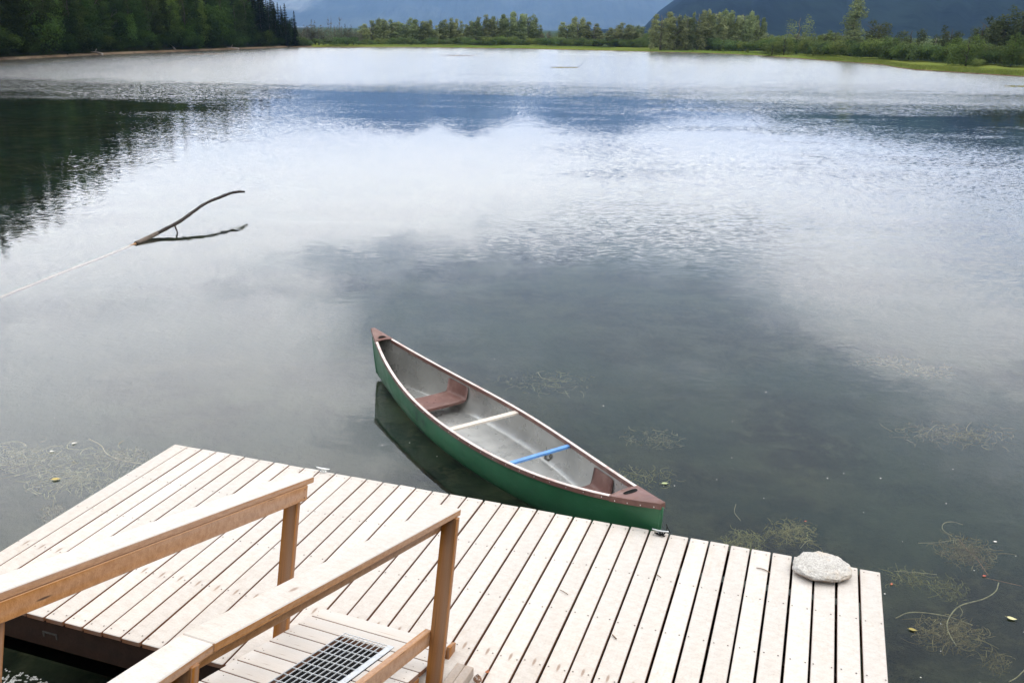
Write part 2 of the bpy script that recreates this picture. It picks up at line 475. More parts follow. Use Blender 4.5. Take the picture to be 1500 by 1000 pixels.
CL = 4.745; CC = np.array([-.235, 7.885]); CX = np.array([-.569, .823]); CX = CX / np.linalg.norm(CX)
CM = Matrix(((CX[0], -CX[1], 0, CC[0]), (CX[1], CX[0], 0, CC[1]), (0, 0, 1, 0), (0, 0, 0, 1)))
CM = CM @ Matrix.Rotation(R(-.35), 4, 'Y')
canoe = thing('canoe', 'empty green canoe with grey inside floating alongside the dock', 'canoe', mat=CM)
def half(s): return .412 * (1 - abs(s) ** 1.85) + .010
def sheer(s): return .325 + .232 * abs(s) ** 2.6
def keel(s): return -.075 + .05 * abs(s) ** 3.5 + .16 * max(0, abs(s) - .9) / .1 * .3
def cpt(s, tau, inset=0.0):
    """hull point: s -1..1 along, tau 0 (keel) .. 1 (gunwale)"""
    phi = tau * math.pi / 2
    n_ = 3.1 - 1.1 * abs(s) ** 2
    b = max(.004, half(s) - inset); k = keel(s) + inset; h = sheer(s)
    y = b * abs(math.sin(phi)) ** (2 / n_)
    z = h - (h - k) * abs(math.cos(phi)) ** (2 / n_)
    tz = (z - k) / (h - k)
    x = s * CL / 2 * (1 - .035 * (1 - tz) ** 2 * abs(s) ** 6)
    y *= 1 - .05 * tz ** 4 * (1 - abs(s))
    if inset: x *= 1 - inset / (CL / 2)
    return (x, y, z)
def width_at(s, z, inset=.008):
    lo, hi = 0.0, 1.0
    for _ in range(30):
        mid = (lo + hi) / 2
        if cpt(s, mid, inset)[2] < z: lo = mid
        else: hi = mid
    return cpt(s, lo, inset)[1]
NS, NT_ = 96, 18
def skin(mb, inset, mat, flip):
    ids = []
    for i in range(NS + 1):
        s = math.sin((i / NS - .5) * math.pi)
        row = []
        for j in range(-NT_, NT_ + 1):
            p = cpt(s, abs(j) / NT_, inset); zf = max(p[2], .022 + .012 * abs(s)) if inset else p[2]; row.append((p[0], math.copysign(p[1], j) if j else 0, zf - (.004 if inset and abs(j) == NT_ else 0)))
        ids.append(mb.verts(row))
    for i in range(NS):
        for j in range(2 * NT_):
            q = [ids[i] + j, ids[i] + j + 1, ids[i + 1] + j + 1, ids[i + 1] + j]
            mb.face(q[::-1] if flip else q, mat, None, .5, True)
mb = MB(); skin(mb, 0, 0, True); skin(mb, .007, 1, False)
mb.build('hull', [GREEN, GREY_IN], canoe)
# gunwales
S_F, S_N = .885, -.825
for sd in (1, -1):
    mb = MB(); prof = [(-.016, -.030), (-.016, .008), (-.012, .012), (.010, .012), (.014, .008), (.014, -.030)]; ids = []
    SS = np.linspace(S_N + .002, S_F - .002, 70)
    for s in SS:
        a = Vector(cpt(s, 1)); d = (Vector(cpt(s + .005, 1)) - Vector(cpt(s - .005, 1))); nrm = Vector((-d.y, d.x, 0)).normalized()
        if nrm.y < 0: nrm = -nrm
        ring = [(a.x + nrm.x * q[0], (a.y + nrm.y * q[0]) * sd, a.z + q[1]) for q in prof]
        ids.append(mb.verts(ring))
    for i in range(len(ids) - 1):
        for k in range(6):
            q = [ids[i] + k, ids[i] + (k + 1) % 6, ids[i + 1] + (k + 1) % 6, ids[i + 1] + k]
            mb.face(q if sd > 0 else q[::-1], 0 if k in (1, 2, 3) else 1, None, .5, False)
    mb.face([ids[0] + k for k in range(6)], 1); mb.face([ids[-1] + k for k in range(6)], 1)
    g = mb.build('gunwale', [GUNW, MAROON], canoe)
    for s in np.linspace(S_N + .03, S_F - .03, 24):
        a = cpt(s, 1); b2 = cpt(s + .005, 1); nx = -(b2[1] - a[1]); ny = b2[0] - a[0]; ll = math.hypot(nx, ny); nx /= ll; ny /= ll
        p = Vector((a[0] + nx * .0145, (a[1] + ny * .0145) * sd, a[2] - .010)); q = p + Vector((nx * .0025, ny * .0025 * sd, 0))
        mb = MB(); tube(mb, [p, q], .0042, 6); mb.build('rivet', [RIVET], g)
# end decks
def end_deck(s0, s1):
    mb = MB(); SS = np.linspace(s0, s1, 14); sg = 1 if s1 > 0 else -1
    ids = []
    hole = s0 + (s1 - s0) * .20
    for i, s in enumerate(SS):
        b = half(s); h = sheer(s) + .012; x = s * CL / 2 + (.010 * sg if i == 13 else 0)
        e = b + .014
        row = []
        for u in (-1, -.85, -.4, 0, .4, .85, 1): row.append((x, e * u, h + .010 * (1 - u * u) * (1 if i < 13 else 0)))
        row = [(x, -e, h - .048)] + row + [(x, e, h - .048)]
        ids.append(mb.verts(row))
    for i in range(13):
        for k in range(8):
            q = [ids[i] + k, ids[i] + k + 1, ids[i + 1] + k + 1, ids[i + 1] + k]
            mb.face(q if sg < 0 else q[::-1], 0, None, .5, 1 < k < 6)
    mb.face([ids[13] + k for k in range(9)], 0)
    mb.face([ids[0] + k for k in range(1, 8)] , 0)
    # rear lip
    b = half(s0); x = s0 * CL / 2; h = sheer(s0) + .012
    tube(mb, [(x, -b - .012, h - .004), (x, -b * .4, h + .006), (x, 0, h + .008), (x, b * .4, h + .006), (x, b + .012, h - .004)], .007, 8)
    d = mb.build('end_deck', [MAROON], canoe)
    # moulded grab slot, its shaded opening painted as a flat black face
    xs_ = hole * CL / 2; hb = half(hole) * .62; hh = sheer(hole) + .0225
    mb = MB(); n = 24
    ring = []
    for k in range(n):
        a = 2 * math.pi * k / n
        ring.append((xs_ + .024 * math.copysign(abs(math.sin(a)) ** .8, math.sin(a)) - sg * .012 * (math.cos(a) ** 2), hb * math.cos(a), hh + .0055 - .006 * math.cos(a) ** 2))
    n0 = mb.verts(ring); mb.face([n0 + k for k in range(n)], 0)
    mb.build('grab_slot', [BLACK], d)
    for s in np.linspace(s0 + (s1 - s0) * .12, s1 - (s1 - s0) * .1, 4):
        for sd in (1, -1):
            y = (half(s) + .0142) * sd; p = (s * CL / 2, y, sheer(s) - .022); mb = MB(); tube(mb, [p, (p[0], y + .003 * sd, p[2])], .005, 6); mb.build('rivet', [RIVET], d)
end_deck(S_F, 1.0); end_deck(S_N, -1.0)
# stem bumper plates
for sg in (1, -1):
    mb = MB(); path = []
    for tau in np.linspace(.25, 1, 10):
        p = cpt(sg * 1.0, tau); path.append((p[0] + sg * .004, 0, p[2] - .02))
    tube(mb, path, .013, 8); mb.build('stem_band', [GREEN], canoe)
# moulded seats
def seat(sa, sb, zp, dish):
    mb = MB(); NX, NY = 8, 28; th = .016
    def pnt(i, j, lower):
        s = sa + (sb - sa) * i / NX; u = -1 + 2 * j / NY
        ztop = sheer(s) - .055
        wp = width_at(s, zp) - .035; wt = width_at(s, ztop) - .004
        au = abs(u)
        if au < .62: y = u / .62 * wp; z = zp - dish * max(0, 1 - (au / .6) ** 2) * math.sin(math.pi * (i + .6) / (NX + 1.2))
        elif au < .70: k_ = (au - .62) / .08; y = math.copysign(wp + .012 * k_, u); z = zp + .012 * k_ * k_
        else:
            k_ = (au - .70) / .30; y = math.copysign(wp + .012 + (wt - wp - .012) * k_ ** .8, u); z = zp + .012 + (ztop - zp - .012) * k_
        if i in (0, NX): z -= .010
        return (s * CL / 2, y, z - (th if lower else 0))
    for lower in (0, 1):
        ids = [mb.verts([pnt(i, j, lower) for j in range(NY + 1)]) for i in range(NX + 1)]
        for i in range(NX):
            for j in range(NY):
                q = [ids[i] + j, ids[i] + j + 1, ids[i + 1] + j + 1, ids[i + 1] + j]
                mb.face(q if lower else q[::-1], 0, None, .5, True)
        if lower == 0: top = ids
        else:
            for i in (0, NX):
                # front and back skirts
                sk = mb.verts([(p[0], p[1], p[2] - (.028 if abs(p[1]) < .9 * abs(mb.v[top[i]][1]) else 0)) for p in (mb.v[top[i] + j] for j in range(NY + 1))])
                for j in range(NY):
                    mb.face([top[i] + j, top[i] + j + 1, sk + j + 1, sk + j], 0)
    o = mb.build('seat', [MAROON], canoe)
    cxs = (sa + sb) / 2 * CL / 2
    for (dx, dy) in ((.02, .05), (.02, -.05), (-.03, .0)):
        mb = MB(); q = (cxs + dx, dy, zp - dish * .93 + .0035); n0 = mb.verts([(q[0] + .006 * math.cos(a), q[1] + .006 * math.sin(a), q[2]) for a in np.linspace(0, 2 * math.pi, 9)[:-1]]); mb.face([n0 + k for k in range(8)]); mb.build('drain_hole', [BLACK], o)  # flat black discs paint the shade inside the drain holes
seat(.365, .50, .165, .022); seat(-.535, -.675, .165, .022)
# yoke and thwart
def cross_bar(name, s, w, mat, wb=.0):
    mb = MB(); z = sheer(s) - .034; e = half(s) - .018
    n = 14; pr = []
    for j in range(n + 1):
        u = -1 + 2 * j / n; ww = w * (1 + wb * (1 - u * u))
        pr.append(mb.verts([(s * CL / 2 - ww / 2, u * e, z), (s * CL / 2 - ww / 2 + .004, u * e, z + .018), (s * CL / 2 + ww / 2 - .004, u * e, z + .018), (s * CL / 2 + ww / 2, u * e, z)]))
    for j in range(n):
        for k in range(4):
            k2 = (k + 1) % 4
            mb.face([pr[j] + k, pr[j] + k2, pr[j + 1] + k2, pr[j + 1] + k][::-1], 0, [(j * .05, k * .02), (j * .05, k * .02 + .02), (j * .05 + .05, k * .02 + .02), (j * .05 + .05, k * .02)][::-1])
    mb.face([pr[0] + k for k in range(4)]); mb.face([pr[n] + k for k in range(4)][::-1])
    return mb.build(name, [mat], canoe)
tag(cross_bar('thwart', .02, .068, YOKEM), 'pale wooden middle thwart'); tag(cross_bar('thwart', -.355, .048, BLUE), 'blue painted thwart')
# patch on the floor
CMI = CM.inverted()
for zc_ in np.linspace(.03, .32, 120):                       # where the sight line to the coil meets the inner skin
    q = CMI @ Vector(at(803, 668, zc_)); s_ = q.x / (CL / 2)
    if abs(q.y) <= width_at(s_, q.z, .009): break
y1_ = -width_at(s_, q.z + .02, .009); y0_ = -width_at(s_, max(.03, q.z - .02), .009)
tw = Vector((0, y1_ - y0_, .04)).normalized(); nw = Vector((1, 0, 0)).cross(tw)
if nw.z < 0: nw = -nw
mb = MB(); c0_ = Vector((q.x, q.y, q.z)) + nw * .006
for (r0, a0) in ((.050, 0), (.036, 1.2), (.044, 2.5)):
    tube(mb, [c0_ + Vector((1, 0, 0)) * (r0 * math.cos(a + a0) * (1 + .2 * math.sin(3 * a))) + tw * (r0 * .8 * math.sin(a + a0) * (1 + .2 * math.cos(2 * a))) + nw * (.004 * math.sin(5 * a)) for a in np.linspace(0, 6.3, 26)], .005, 6)
mb.build('cord_coil', [plain('grey_cord', (.10, .095, .085), .8)], canoe)

# ------------------------------------------------------------------ fallen branch in the lake
BARK = plain('wet_bark', (.028, .022, .018), .75, 0, .5, 30, .2, (.10, .08, .065), .4, .6)
PALE = plain('barkless_wood', (.30, .165, .085), .7, 0, .2, 10, .2)
PALEW = plain('weathered_branch_wood', (.10, .076, .058), .7, 0, .3, 14, .3, (.1, .08, .06), .5)
def up_px(x, yf, h):        # foot on the water at (x, yf), h pixels above it
    P = at(x, yf); P[2] = z_at(x, yf - h, P); return P
br = thing('fallen_branch', 'dead dark branch sticking out of the lake, its pale lower end under water', 'branch', loc=tuple(at(199, 357)))
def loc(o, pts): q = np.array(o.location); return [tuple(np.array(p) - q) for p in pts]
bpts = [at(199, 357), up_px(231, 346.5, 5), up_px(265, 337, 13), up_px(300, 323, 23), up_px(330, 313, 26), up_px(345, 309, 27), up_px(360, 305, 24)]
sp_ = smooth_path(loc(br, bpts), 8)
mb = MB(); n = len(sp_)
tube(mb, sp_[:9], [.046 - .010 * i / 14 for i in range(9)], 10, 1, jit=.12); tube(mb, sp_[8:], [.036 - .014 * i / (n - 13) for i in range(n - 8)], 9, 0, jit=.3)
for i in range(16, n - 1):
    for _ in range(3):
        p = Vector(sp_[i]); d = Vector((random.uniform(-1, 1), random.uniform(-1, 1), random.uniform(.1, 1))).normalized()
        tube(mb, [p + d * .02, p + d * (.035 + random.random() * .02)], [.014, .004], 5, 0)
mb.build('limb', [BARK, PALEW], br)
mb = MB(); p = Vector(sp_[14]); tube(mb, smooth_path([p, p + Vector((.03, -.02, -.06)), p + Vector((.06, -.04, -.14)), p + Vector((.05, -.04, -.24))]), [.016] * 10 + [.012] * 9, 6); mb.build('side_twig', [BARK], br)
mb = MB(); q = [at(199, 357, 0), at(150, 377, -.10), at(100, 396, -.13), at(50, 416, -.15), at(0, 436, -.17), at(-80, 470, -.22), at(-160, 505, -.3)]
tube(mb, smooth_path(loc(br, q), 6), .023, 10); mb.build('sunken_end', [PALE], br)

# ------------------------------------------------------------------ shore, ground, hills
SHORE = [(-700, 132, None), (-300, 108, None), (0, 88.5, None), (150, 80.5, None), (300, 74.5, None), (420, 69.7, None), (600, 69.7, None), (750, 71.5, None), (900, 75, None), (1030, 78.5, None), (1100, 81.5, None), (1190, 88, None), (1290, 95.5, None), (1310, 99, None), (1340, 103, None), (1500, 113, None), (1700, 130, None), (2100, 175, None)]
spx = np.array([q[0] for q in SHORE], float); spy = np.array([q[1] for q in SHORE], float)
def shore_y(x): return float(np.interp(x, spx, spy))
def shore_d(x):
    P = at(x, shore_y(x)); return math.hypot(P[0], P[1])
def dirx(x):
    P = at(x, hor(x) + 60); n = math.hypot(P[0], P[1]); return np.array([P[0] / n, P[1] / n])
HT_X = [-700, -300, -100, 0, 100, 200, 290, 345, 385, 410, 432, 460]
HT_E = [265, 270, 262, 218, 168, 126, 108, 86, 56, 36, 14, 0]   # ridge of the wooded hill incl. trees, px above the horizon
HD = 62.0
def hill_h(x, r):
    """height of the left bank r metres behind the shore"""
    d = shore_d(x) + HD
    top = max(0, np.interp(x, HT_X, HT_E) / F * d + CZ - 9.0) if x < 460 else 0
    k = min(max((r - 3) / (HD - 3), 0), 1)
    return .12 + .35 * min(1, max(0, r) / 5) + top * (k ** .85)
def flat_h(x, r):
    return .06 + .20 * min(1, max(0, r) / 1.5) + .004 * min(120, max(0, r - 4))
def ground_h(x, r):
    w = min(max((x - 425) / 30, 0), 1)
    return hill_h(x, r) * (1 - w) + flat_h(x, r) * w
def gmat(name, cols, scale):
    m, t, out = material(name); pos = t.new('ShaderNodeTexCoord').outputs['Object']
    n1 = t.noise(pos, scale, 5, .6); n2 = t.noise(pos, scale * .12, 3, .5); n3 = t.noise(t.mapv(pos, (1, 1, .2)), scale * 7, 2)
    c = t.mix(t.ramp(n2, .38, .62), cols[0], cols[1]); c = t.mix(t.ramp(n1, .4, .7), c, cols[2]); c = t.mix(t.m('MULTIPLY', t.ramp(n3, .5, .75), .5), c, cols[3])
    principled(t, out, c, .95, 0, t.bump(n3, .6, .2), 0.0); return m
GRASS = gmat('marsh_meadow', [(.075, .115, .022), (.12, .135, .03), (.10, .13, .03), (.16, .15, .05)], .35)
MUD = gmat('shore_mud', [(.11, .075, .045), (.16, .12, .08), (.07, .05, .035), (.2, .16, .12)], .5)
WOODS = gmat('distant_woodland', [(.03, .045, .022), (.04, .055, .028), (.035, .05, .025), (.05, .06, .03)], .05)
FOREST = gmat('forest_floor', [(.018, .026, .010), (.03, .035, .015), (.02, .02, .012), (.04, .04, .02)], .3)
def land(name, xs, rs, mats, pick):
    mb = MB(); ids = []
    for x in xs:
        d = shore_d(x); u = dirx(x); row = []
        for r in rs:
            j = (mn.noise(Vector((x * .05, r * .2, 0))) * .9 if 0 < r < 3 else 0)
            w = -.5 - .0 if r < 0 else ground_h(x, r) + (.25 * mn.noise(Vector((x * .03, r * .08, 3))) * min(1, r / 15))
            if r == 0: w = -.02
            row.append((u[0] * (d + r + j), u[1] * (d + r + j), w))
        ids.append(mb.verts(row))
    for i in range(len(xs) - 1):
        for k in range(len(rs) - 1):
            mb.face([ids[i] + k, ids[i + 1] + k, ids[i + 1] + k + 1, ids[i] + k + 1], pick(k), None, .5, True)
    return tag(mb.build(name, mats), kind='structure')
RS = [-2.5, 0, .35, .8, 1.6, 3, 6, 10, 16, 24, 34, 45, 58, 70, 110, 170, 500, 1500, 3200]
land('hillside', list(np.arange(-700, -40, 30)) + list(np.arange(-40, 461, 6)), RS, [MUD, FOREST], lambda k: 0 if k < 4 else 1)
land('meadow', [458] + list(np.arange(463, 1520, 5)) + list(np.arange(1520, 2101, 30)), [-2.5, 0, .25, .5, .9, 1.6, 3, 6, 10, 16, 26, 40, 60, 90, 140, 220, 500, 1200, 2600, 6500], [MUD, GRASS, WOODS], lambda k: 0 if k < 2 else 1 if k < 10 else 2)

mb = MB(); ids = []  # unseen bank behind the camera, added steep to shade the faces turned to it
for y in np.concatenate([[-.5, -1.5], np.linspace(-3, -42, 22)]):
    ids.append(mb.verts([(x, y + 1.5 * mn.noise(Vector((x * .2, 0, 0))), (-.6 if y > -1 else .15 if y > -2 else min(20, .4 + (-y - 2.5) * .95)) + (1.2 * mn.noise(Vector((x * .12, y * .12, 9))) if y < -4 else 0)) for x in np.linspace(-70, 70, 71)]))
for i in range(len(ids) - 1):
    for k in range(70): mb.face([ids[i] + k + 1, ids[i] + k, ids[i + 1] + k, ids[i + 1] + k + 1], 0, None, .5, True)
tag(mb.build('unseen_shade_bank', [FOREST]), kind='structure')

# mountains: slopes rising to a ridge
def mountain(name, xs, ridge, dist, base_d, mat, amp, seed):
    mb = MB(); ids = []; RR = np.linspace(0, 1.2, 120)
    for x in xs:
        u = dirx(x); e = ridge(x); Ht = max(2, e / F * dist + CZ); row = []
        for q in RR:
            d = base_d + (dist - base_d) * q
            prof = q ** 1.15 if q <= 1 else 1 - (q - 1) * 1.1
            p = Vector((u[0] * d, u[1] * d, 0))
            rid = mn.hetero_terrain(p * (5.5 / dist) + Vector((seed, 0, 0)), .9, 2.1, 6, .7) - .7
            gul = abs(mn.noise(Vector((x * .022 + seed, q * 1.3, 1))))
            z = Ht * prof + amp * Ht * (rid * .55 + (gul - .25) * .8) * math.sin(min(1, q) * math.pi) * .8
            if q == 1: pass
            row.append((u[0] * d, u[1] * d, max(z, -1 if q < .02 else .3)))
        ids.append(mb.verts(row))
    n = len(RR)
    for i in range(len(xs) - 1):
        for k in range(n - 1): mb.face([ids[i] + k, ids[i + 1] + k, ids[i + 1] + k + 1, ids[i] + k + 1], 0, None, .5, True)
    return tag(mb.build(name, [mat]), kind='structure')
def mtmat(name, a, b, c, sc):
    m, t, out = material(name); pos = t.new('ShaderNodeTexCoord').outputs['Object']
    n1 = t.noise(pos, .006 * sc, 6, .6); n2 = t.noise(t.mapv(pos, (1, .12, .14)), .09 * sc, 4, .65); n3 = t.noise(pos, .0016 * sc, 4, .6, dist=.6)
    col = t.mix(t.ramp(n1, .4, .65), a, b); col = t.mix(t.ramp(n3, .54, .64), col, c)
    col = t.mix(t.m('MULTIPLY', t.ramp(n2, .42, .7), .5), col, tuple(x * .45 for x in a))
    principled(t, out, col, 1.0, 0, t.bump(t.noise(t.mapv(pos, (1, .12, .14)), .12 * sc, 3), .35, 6 / sc), 0.0); return m
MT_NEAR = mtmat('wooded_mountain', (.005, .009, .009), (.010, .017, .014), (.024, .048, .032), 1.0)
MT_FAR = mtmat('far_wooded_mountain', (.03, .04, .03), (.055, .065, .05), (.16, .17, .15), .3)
RXF = [-900, -300, 0, 200, 330, 400, 450, 500, 560, 600, 640, 690, 730, 765, 810, 860, 905, 960, 1020, 1200, 1600, 2200]
REF = [140, 130, 120, 112, 112, 116, 122, 128, 137, 140, 128, 143, 130, 112, 128, 136, 142, 124, 112, 100, 110, 100]
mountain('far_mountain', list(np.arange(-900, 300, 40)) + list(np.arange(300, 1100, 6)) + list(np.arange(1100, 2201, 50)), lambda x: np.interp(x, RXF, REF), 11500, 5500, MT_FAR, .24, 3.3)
RXN = [850, 900, 925, 940, 960, 990, 1020, 1080, 1150, 1300, 1500, 1800, 2300]
REN = [2, 2, 3, 6, 26, 47, 66, 92, 112, 128, 142, 150, 150]
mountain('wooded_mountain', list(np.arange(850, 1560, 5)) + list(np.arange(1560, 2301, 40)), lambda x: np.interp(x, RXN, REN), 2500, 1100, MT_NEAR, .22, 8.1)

# ------------------------------------------------------------------ trees
def leafmat(name, c0, c1, var=.3, trans=.35):
    m, t, out = material(name)
    at_ = t.new('ShaderNodeAttribute', attribute_name='rnd'); r = t.xyz(at_.outputs['Vector'])[0]
    oi = t.new('ShaderNodeObjectInfo').outputs['Random']
    col = t.mix(r, c0, c1)
    hs = t.new('ShaderNodeHueSaturation'); t.put(hs.inputs['Color'], col)
    t.put(hs.inputs['Value'], t.ramp(oi, 0, 1, 1 - var, 1 + var)); t.put(hs.inputs['Hue'], t.ramp(t.m('FRACT', t.m('MULTIPLY', oi, 7.3)), 0, 1, .482, .515))
    d = t.new('ShaderNodeBsdfDiffuse'); t.put(d.inputs[0], hs.outputs[0])
    tr = t.new('ShaderNodeBsdfTranslucent'); t.put(tr.inputs[0], hs.outputs[0])
    mx = t.new('ShaderNodeMixShader'); mx.inputs[0].default_value = trans
    t.l.new(d.outputs[0], mx.inputs[1]); t.l.new(tr.outputs[0], mx.inputs[2]); t.l.new(mx.outputs[0], out.inputs[0]); return m
LF_OLIVE = leafmat('cottonwood_leaves', (.085, .11, .048), (.25, .285, .14), .22)
LF_SHRUB = leafmat('shrub_leaves', (.045, .075, .028), (.10, .135, .05), .3)
LF_BRIGHT = leafmat('bright_leaves', (.065, .10, .028), (.14, .175, .055), .2)
LF_DARK = leafmat('dark_leaves', (.034, .045, .022), (.08, .095, .045), .25)
LF_FOR = leafmat('forest_leaves', (.011, .019, .005), (.034, .053, .013), .35)
LF_FORB = leafmat('forest_bright_leaves', (.025, .046, .009), (.065, .104, .022), .25)
LF_CON = leafmat('conifer_needles', (.007, .012, .006), (.018, .025, .012), .3)
LF_GREY = leafmat('grey_twigs', (.075, .075, .06), (.13, .125, .10), .2)
BK_GREY = plain('grey_bark', (.12, .11, .09), .9, 0, .3, 3, .1)
BK_DARK = plain('dark_bark', (.05, .04, .03), .9, 0, .3, 3, .1)

def leaf(mb, p, n, sz, rnd, up=None, thin=1.0):
    n = n.normalized(); a = n.orthogonal().normalized(); b = n.cross(a)
    an = random.random() * 6.28; a, b = a * math.cos(an) + b * math.sin(an), b * math.cos(an) - a * math.sin(an)
    l = sz * random.uniform(.7, 1.3); w = l * random.uniform(.4, .7) * thin
    n0 = mb.verts([p - a * l * .5, p + b * w * .5 + n * l * .1, p + a * l * .5, p - b * w * .5 + n * l * .1])
    mb.face([n0, n0 + 1, n0 + 2, n0 + 3], 0, None, rnd)
def rdir():
    z = random.uniform(-1, 1); a = random.random() * 6.2832; q = math.sqrt(1 - z * z); return Vector((q * math.cos(a), q * math.sin(a), z))
def lobes_crown(lobes, nleaf, sz, name, mats):
    mb = MB(); vol = [l[1].x * l[1].y * l[1].z for l in lobes]; tot = sum(v ** .67 for v in vol)
    for (c, rad), v in zip(lobes, vol):
        k = int(nleaf * v ** .67 / tot); tone = random.random()
        nz = Vector((random.random() * 50, 0, 0))
        for _ in range(k):
            d = rdir()
            if d.z < -.3 and random.random() < .5: d.z *= -1
            q = random.random() ** .38
            f = 1 + .45 * mn.noise(d * 2.2 + nz)
            p = c + Vector((d.x * rad.x, d.y * rad.y, d.z * rad.z)) * q * f
            leaf(mb, p, d + rdir() * .7, sz, min(1, max(0, .55 * tone + .45 * random.random() + .12 * d.z)))
    return mb.mesh(name, mats)
def trunk_mesh(h, r, limbs, name, mat, lean=.02, forks=0):
    mb = MB(); n = 7; pts = [Vector((random.uniform(-lean, lean) * h * i / n, random.uniform(-lean, lean) * h * i / n, h * i / n)) for i in range(n + 1)]
    tube(mb, pts, [r * (1 - .8 * i / n) for i in range(n + 1)], 6)
    for (z0, ln, an, el) in limbs:
        p = pts[min(n, int(z0 / h * n))]; d = Vector((math.cos(an) * math.cos(el), math.sin(an) * math.cos(el), math.sin(el)))
        tube(mb, [p, p + d * ln * .5 + Vector((0, 0, .03 * ln)), p + d * ln + Vector((0, 0, .12 * ln))], [r * .4, r * .26, r * .08], 5)
    return mb.mesh(name, [mat])
def mk_cottonwood(seed, w, h, nleaf, sz, mats, bark, base=.05, columns=False):
    random.seed(seed); lobes = []
    nc = 1 if columns else random.randint(4, 5)
    for c_ in range(nc):
        an = c_ * 6.283 / nc + random.random() * .8; off = 0 if columns else w * random.uniform(.2, .33)
        cx_, cy_ = math.cos(an) * off, math.sin(an) * off; top = h * (1.0 if c_ == 0 else random.uniform(.72, .97)); r0 = w * (.36 if columns else random.uniform(.17, .23))
        n_ = 9 if columns else 7
        for i in range(n_):
            q = base + (1 - base) * (i + .5) / n_
            pr = float(np.interp(q, [0, .12, .45, .8, 1], [.75, .95, 1, .78, .45])) * random.uniform(.78, 1.15)
            rz = top * .105 * random.uniform(.9, 1.25)
            lobes.append((Vector((cx_ + random.uniform(-.3, .3) * r0, cy_ + random.uniform(-.3, .3) * r0, q * top * .97 - rz * .15)), Vector((r0 * pr, r0 * pr, rz))))
    cr_ = lobes_crown(lobes, nleaf, sz, 'crown', mats)
    limbs = [(h * random.uniform(.2, .7), w * random.uniform(.3, .5), random.random() * 6.28, random.uniform(.5, 1.1)) for _ in range(9)]
    return cr_, trunk_mesh(h * .9, h * .016, limbs, 'trunk', bark)
def mk_conifer(seed, w, h, mats, bark, sparse=False):
    random.seed(seed); mb = MB(); nw = 26
    for i in range(nw):
        q = i / (nw - 1); z = h * (.06 + .92 * q); L = w * .5 * (1 - q) ** .8 * random.uniform(.75, 1.1) + .05
        if sparse: L *= random.uniform(.5, 1.1)
        nb_ = 9 if q < .8 else 6
        for k in range(nb_):
            an = k * 6.283 / nb_ + random.random() * .7; dr = -.25 - .35 * (1 - q)
            ln = L * random.uniform(.7, 1.1); tone = random.random()
            for j in range(7):
                u = (j + .5) / 7
                p = Vector((math.cos(an) * ln * u, math.sin(an) * ln * u, z + ln * u * dr + random.uniform(-.05, .05)))
                leaf(mb, p, Vector((math.cos(an) * .3, math.sin(an) * .3, .9)) + rdir() * .6, .42 * (1 - .45 * q) * (w / 2.6), .5 * tone + .5 * random.random())
    return mb.mesh('crown', mats), trunk_mesh(h, h * .014, [], 'trunk', bark, .004)
def mk_bush(seed, w, h, nleaf, sz, mats):
    random.seed(seed); lobes = []
    for i in range(random.randint(6, 9)):
        an = i * 2.4; off = w * .28 * random.random() ** .5
        rad = Vector((w * .24, w * .24, h * .3)) * random.uniform(.7, 1.15)
        lobes.append((Vector((math.cos(an) * off * 1.2, math.sin(an) * off, h * random.uniform(.25, .72))), rad))
    return lobes_crown(lobes, nleaf, sz, 'foliage', mats)
def mk_snag(seed, h):
    random.seed(seed)
    limbs = [(h * random.uniform(.35, .95), h * random.uniform(.05, .2), random.random() * 6.28, random.uniform(.3, 1.2)) for _ in range(22)]
    return trunk_mesh(h, h * .014, limbs, 'trunk', BK_GREY, .03)

V_COT = [mk_cottonwood(100 + i, 3.2, 7, 5200, .24, [LF_OLIVE], BK_GREY) for i in range(5)]
V_COL = [mk_cottonwood(120 + i, 2.6, 8, 3600, .19, [LF_OLIVE], BK_GREY, .03, True) for i in range(2)]
V_DRK = [mk_cottonwood(140 + i, 3.4, 6, 3200, .19, [LF_DARK], BK_DARK, .1) for i in range(3)]
V_GRN = [mk_cottonwood(160 + i, 2.8, 5, 2600, .18, [LF_BRIGHT], BK_DARK, .05) for i in range(2)]
V_SPA = [mk_cottonwood(180 + i, 3.0, 7, 1300, .19, [LF_OLIVE], BK_GREY, .06) for i in range(2)]
V_FOR = [mk_cottonwood(200 + i, 5.5, 8, 6500, .24, [LF_FOR], BK_DARK, .03) for i in range(5)]
V_FORB = [mk_cottonwood(220 + i, 5.0, 6, 5200, .22, [LF_FORB], BK_DARK, .02) for i in range(2)]
V_CON = [mk_conifer(240 + i, 3.0, 9, [LF_CON], BK_DARK, i == 2) for i in range(3)]
V_BSH = [mk_bush(260 + i, 3.0, 1.8, 1500, .15, [LF_SHRUB]) for i in range(4)]
V_BSB = [mk_bush(280 + i, 3.0, 2.0, 1500, .15, [LF_BRIGHT]) for i in range(2)]
V_BSF = [mk_bush(300 + i, 3.6, 2.4, 2600, .16, [LF_FOR]) for i in range(3)]
V_BSFB = [mk_bush(320 + i, 3.6, 3.0, 3200, .16, [LF_FORB]) for i in range(2)]
V_THN = [mk_cottonwood(340 + i, 1.4, 5, 700, .16, [LF_GREY], BK_GREY, .1) for i in range(3)]
random.seed(11)

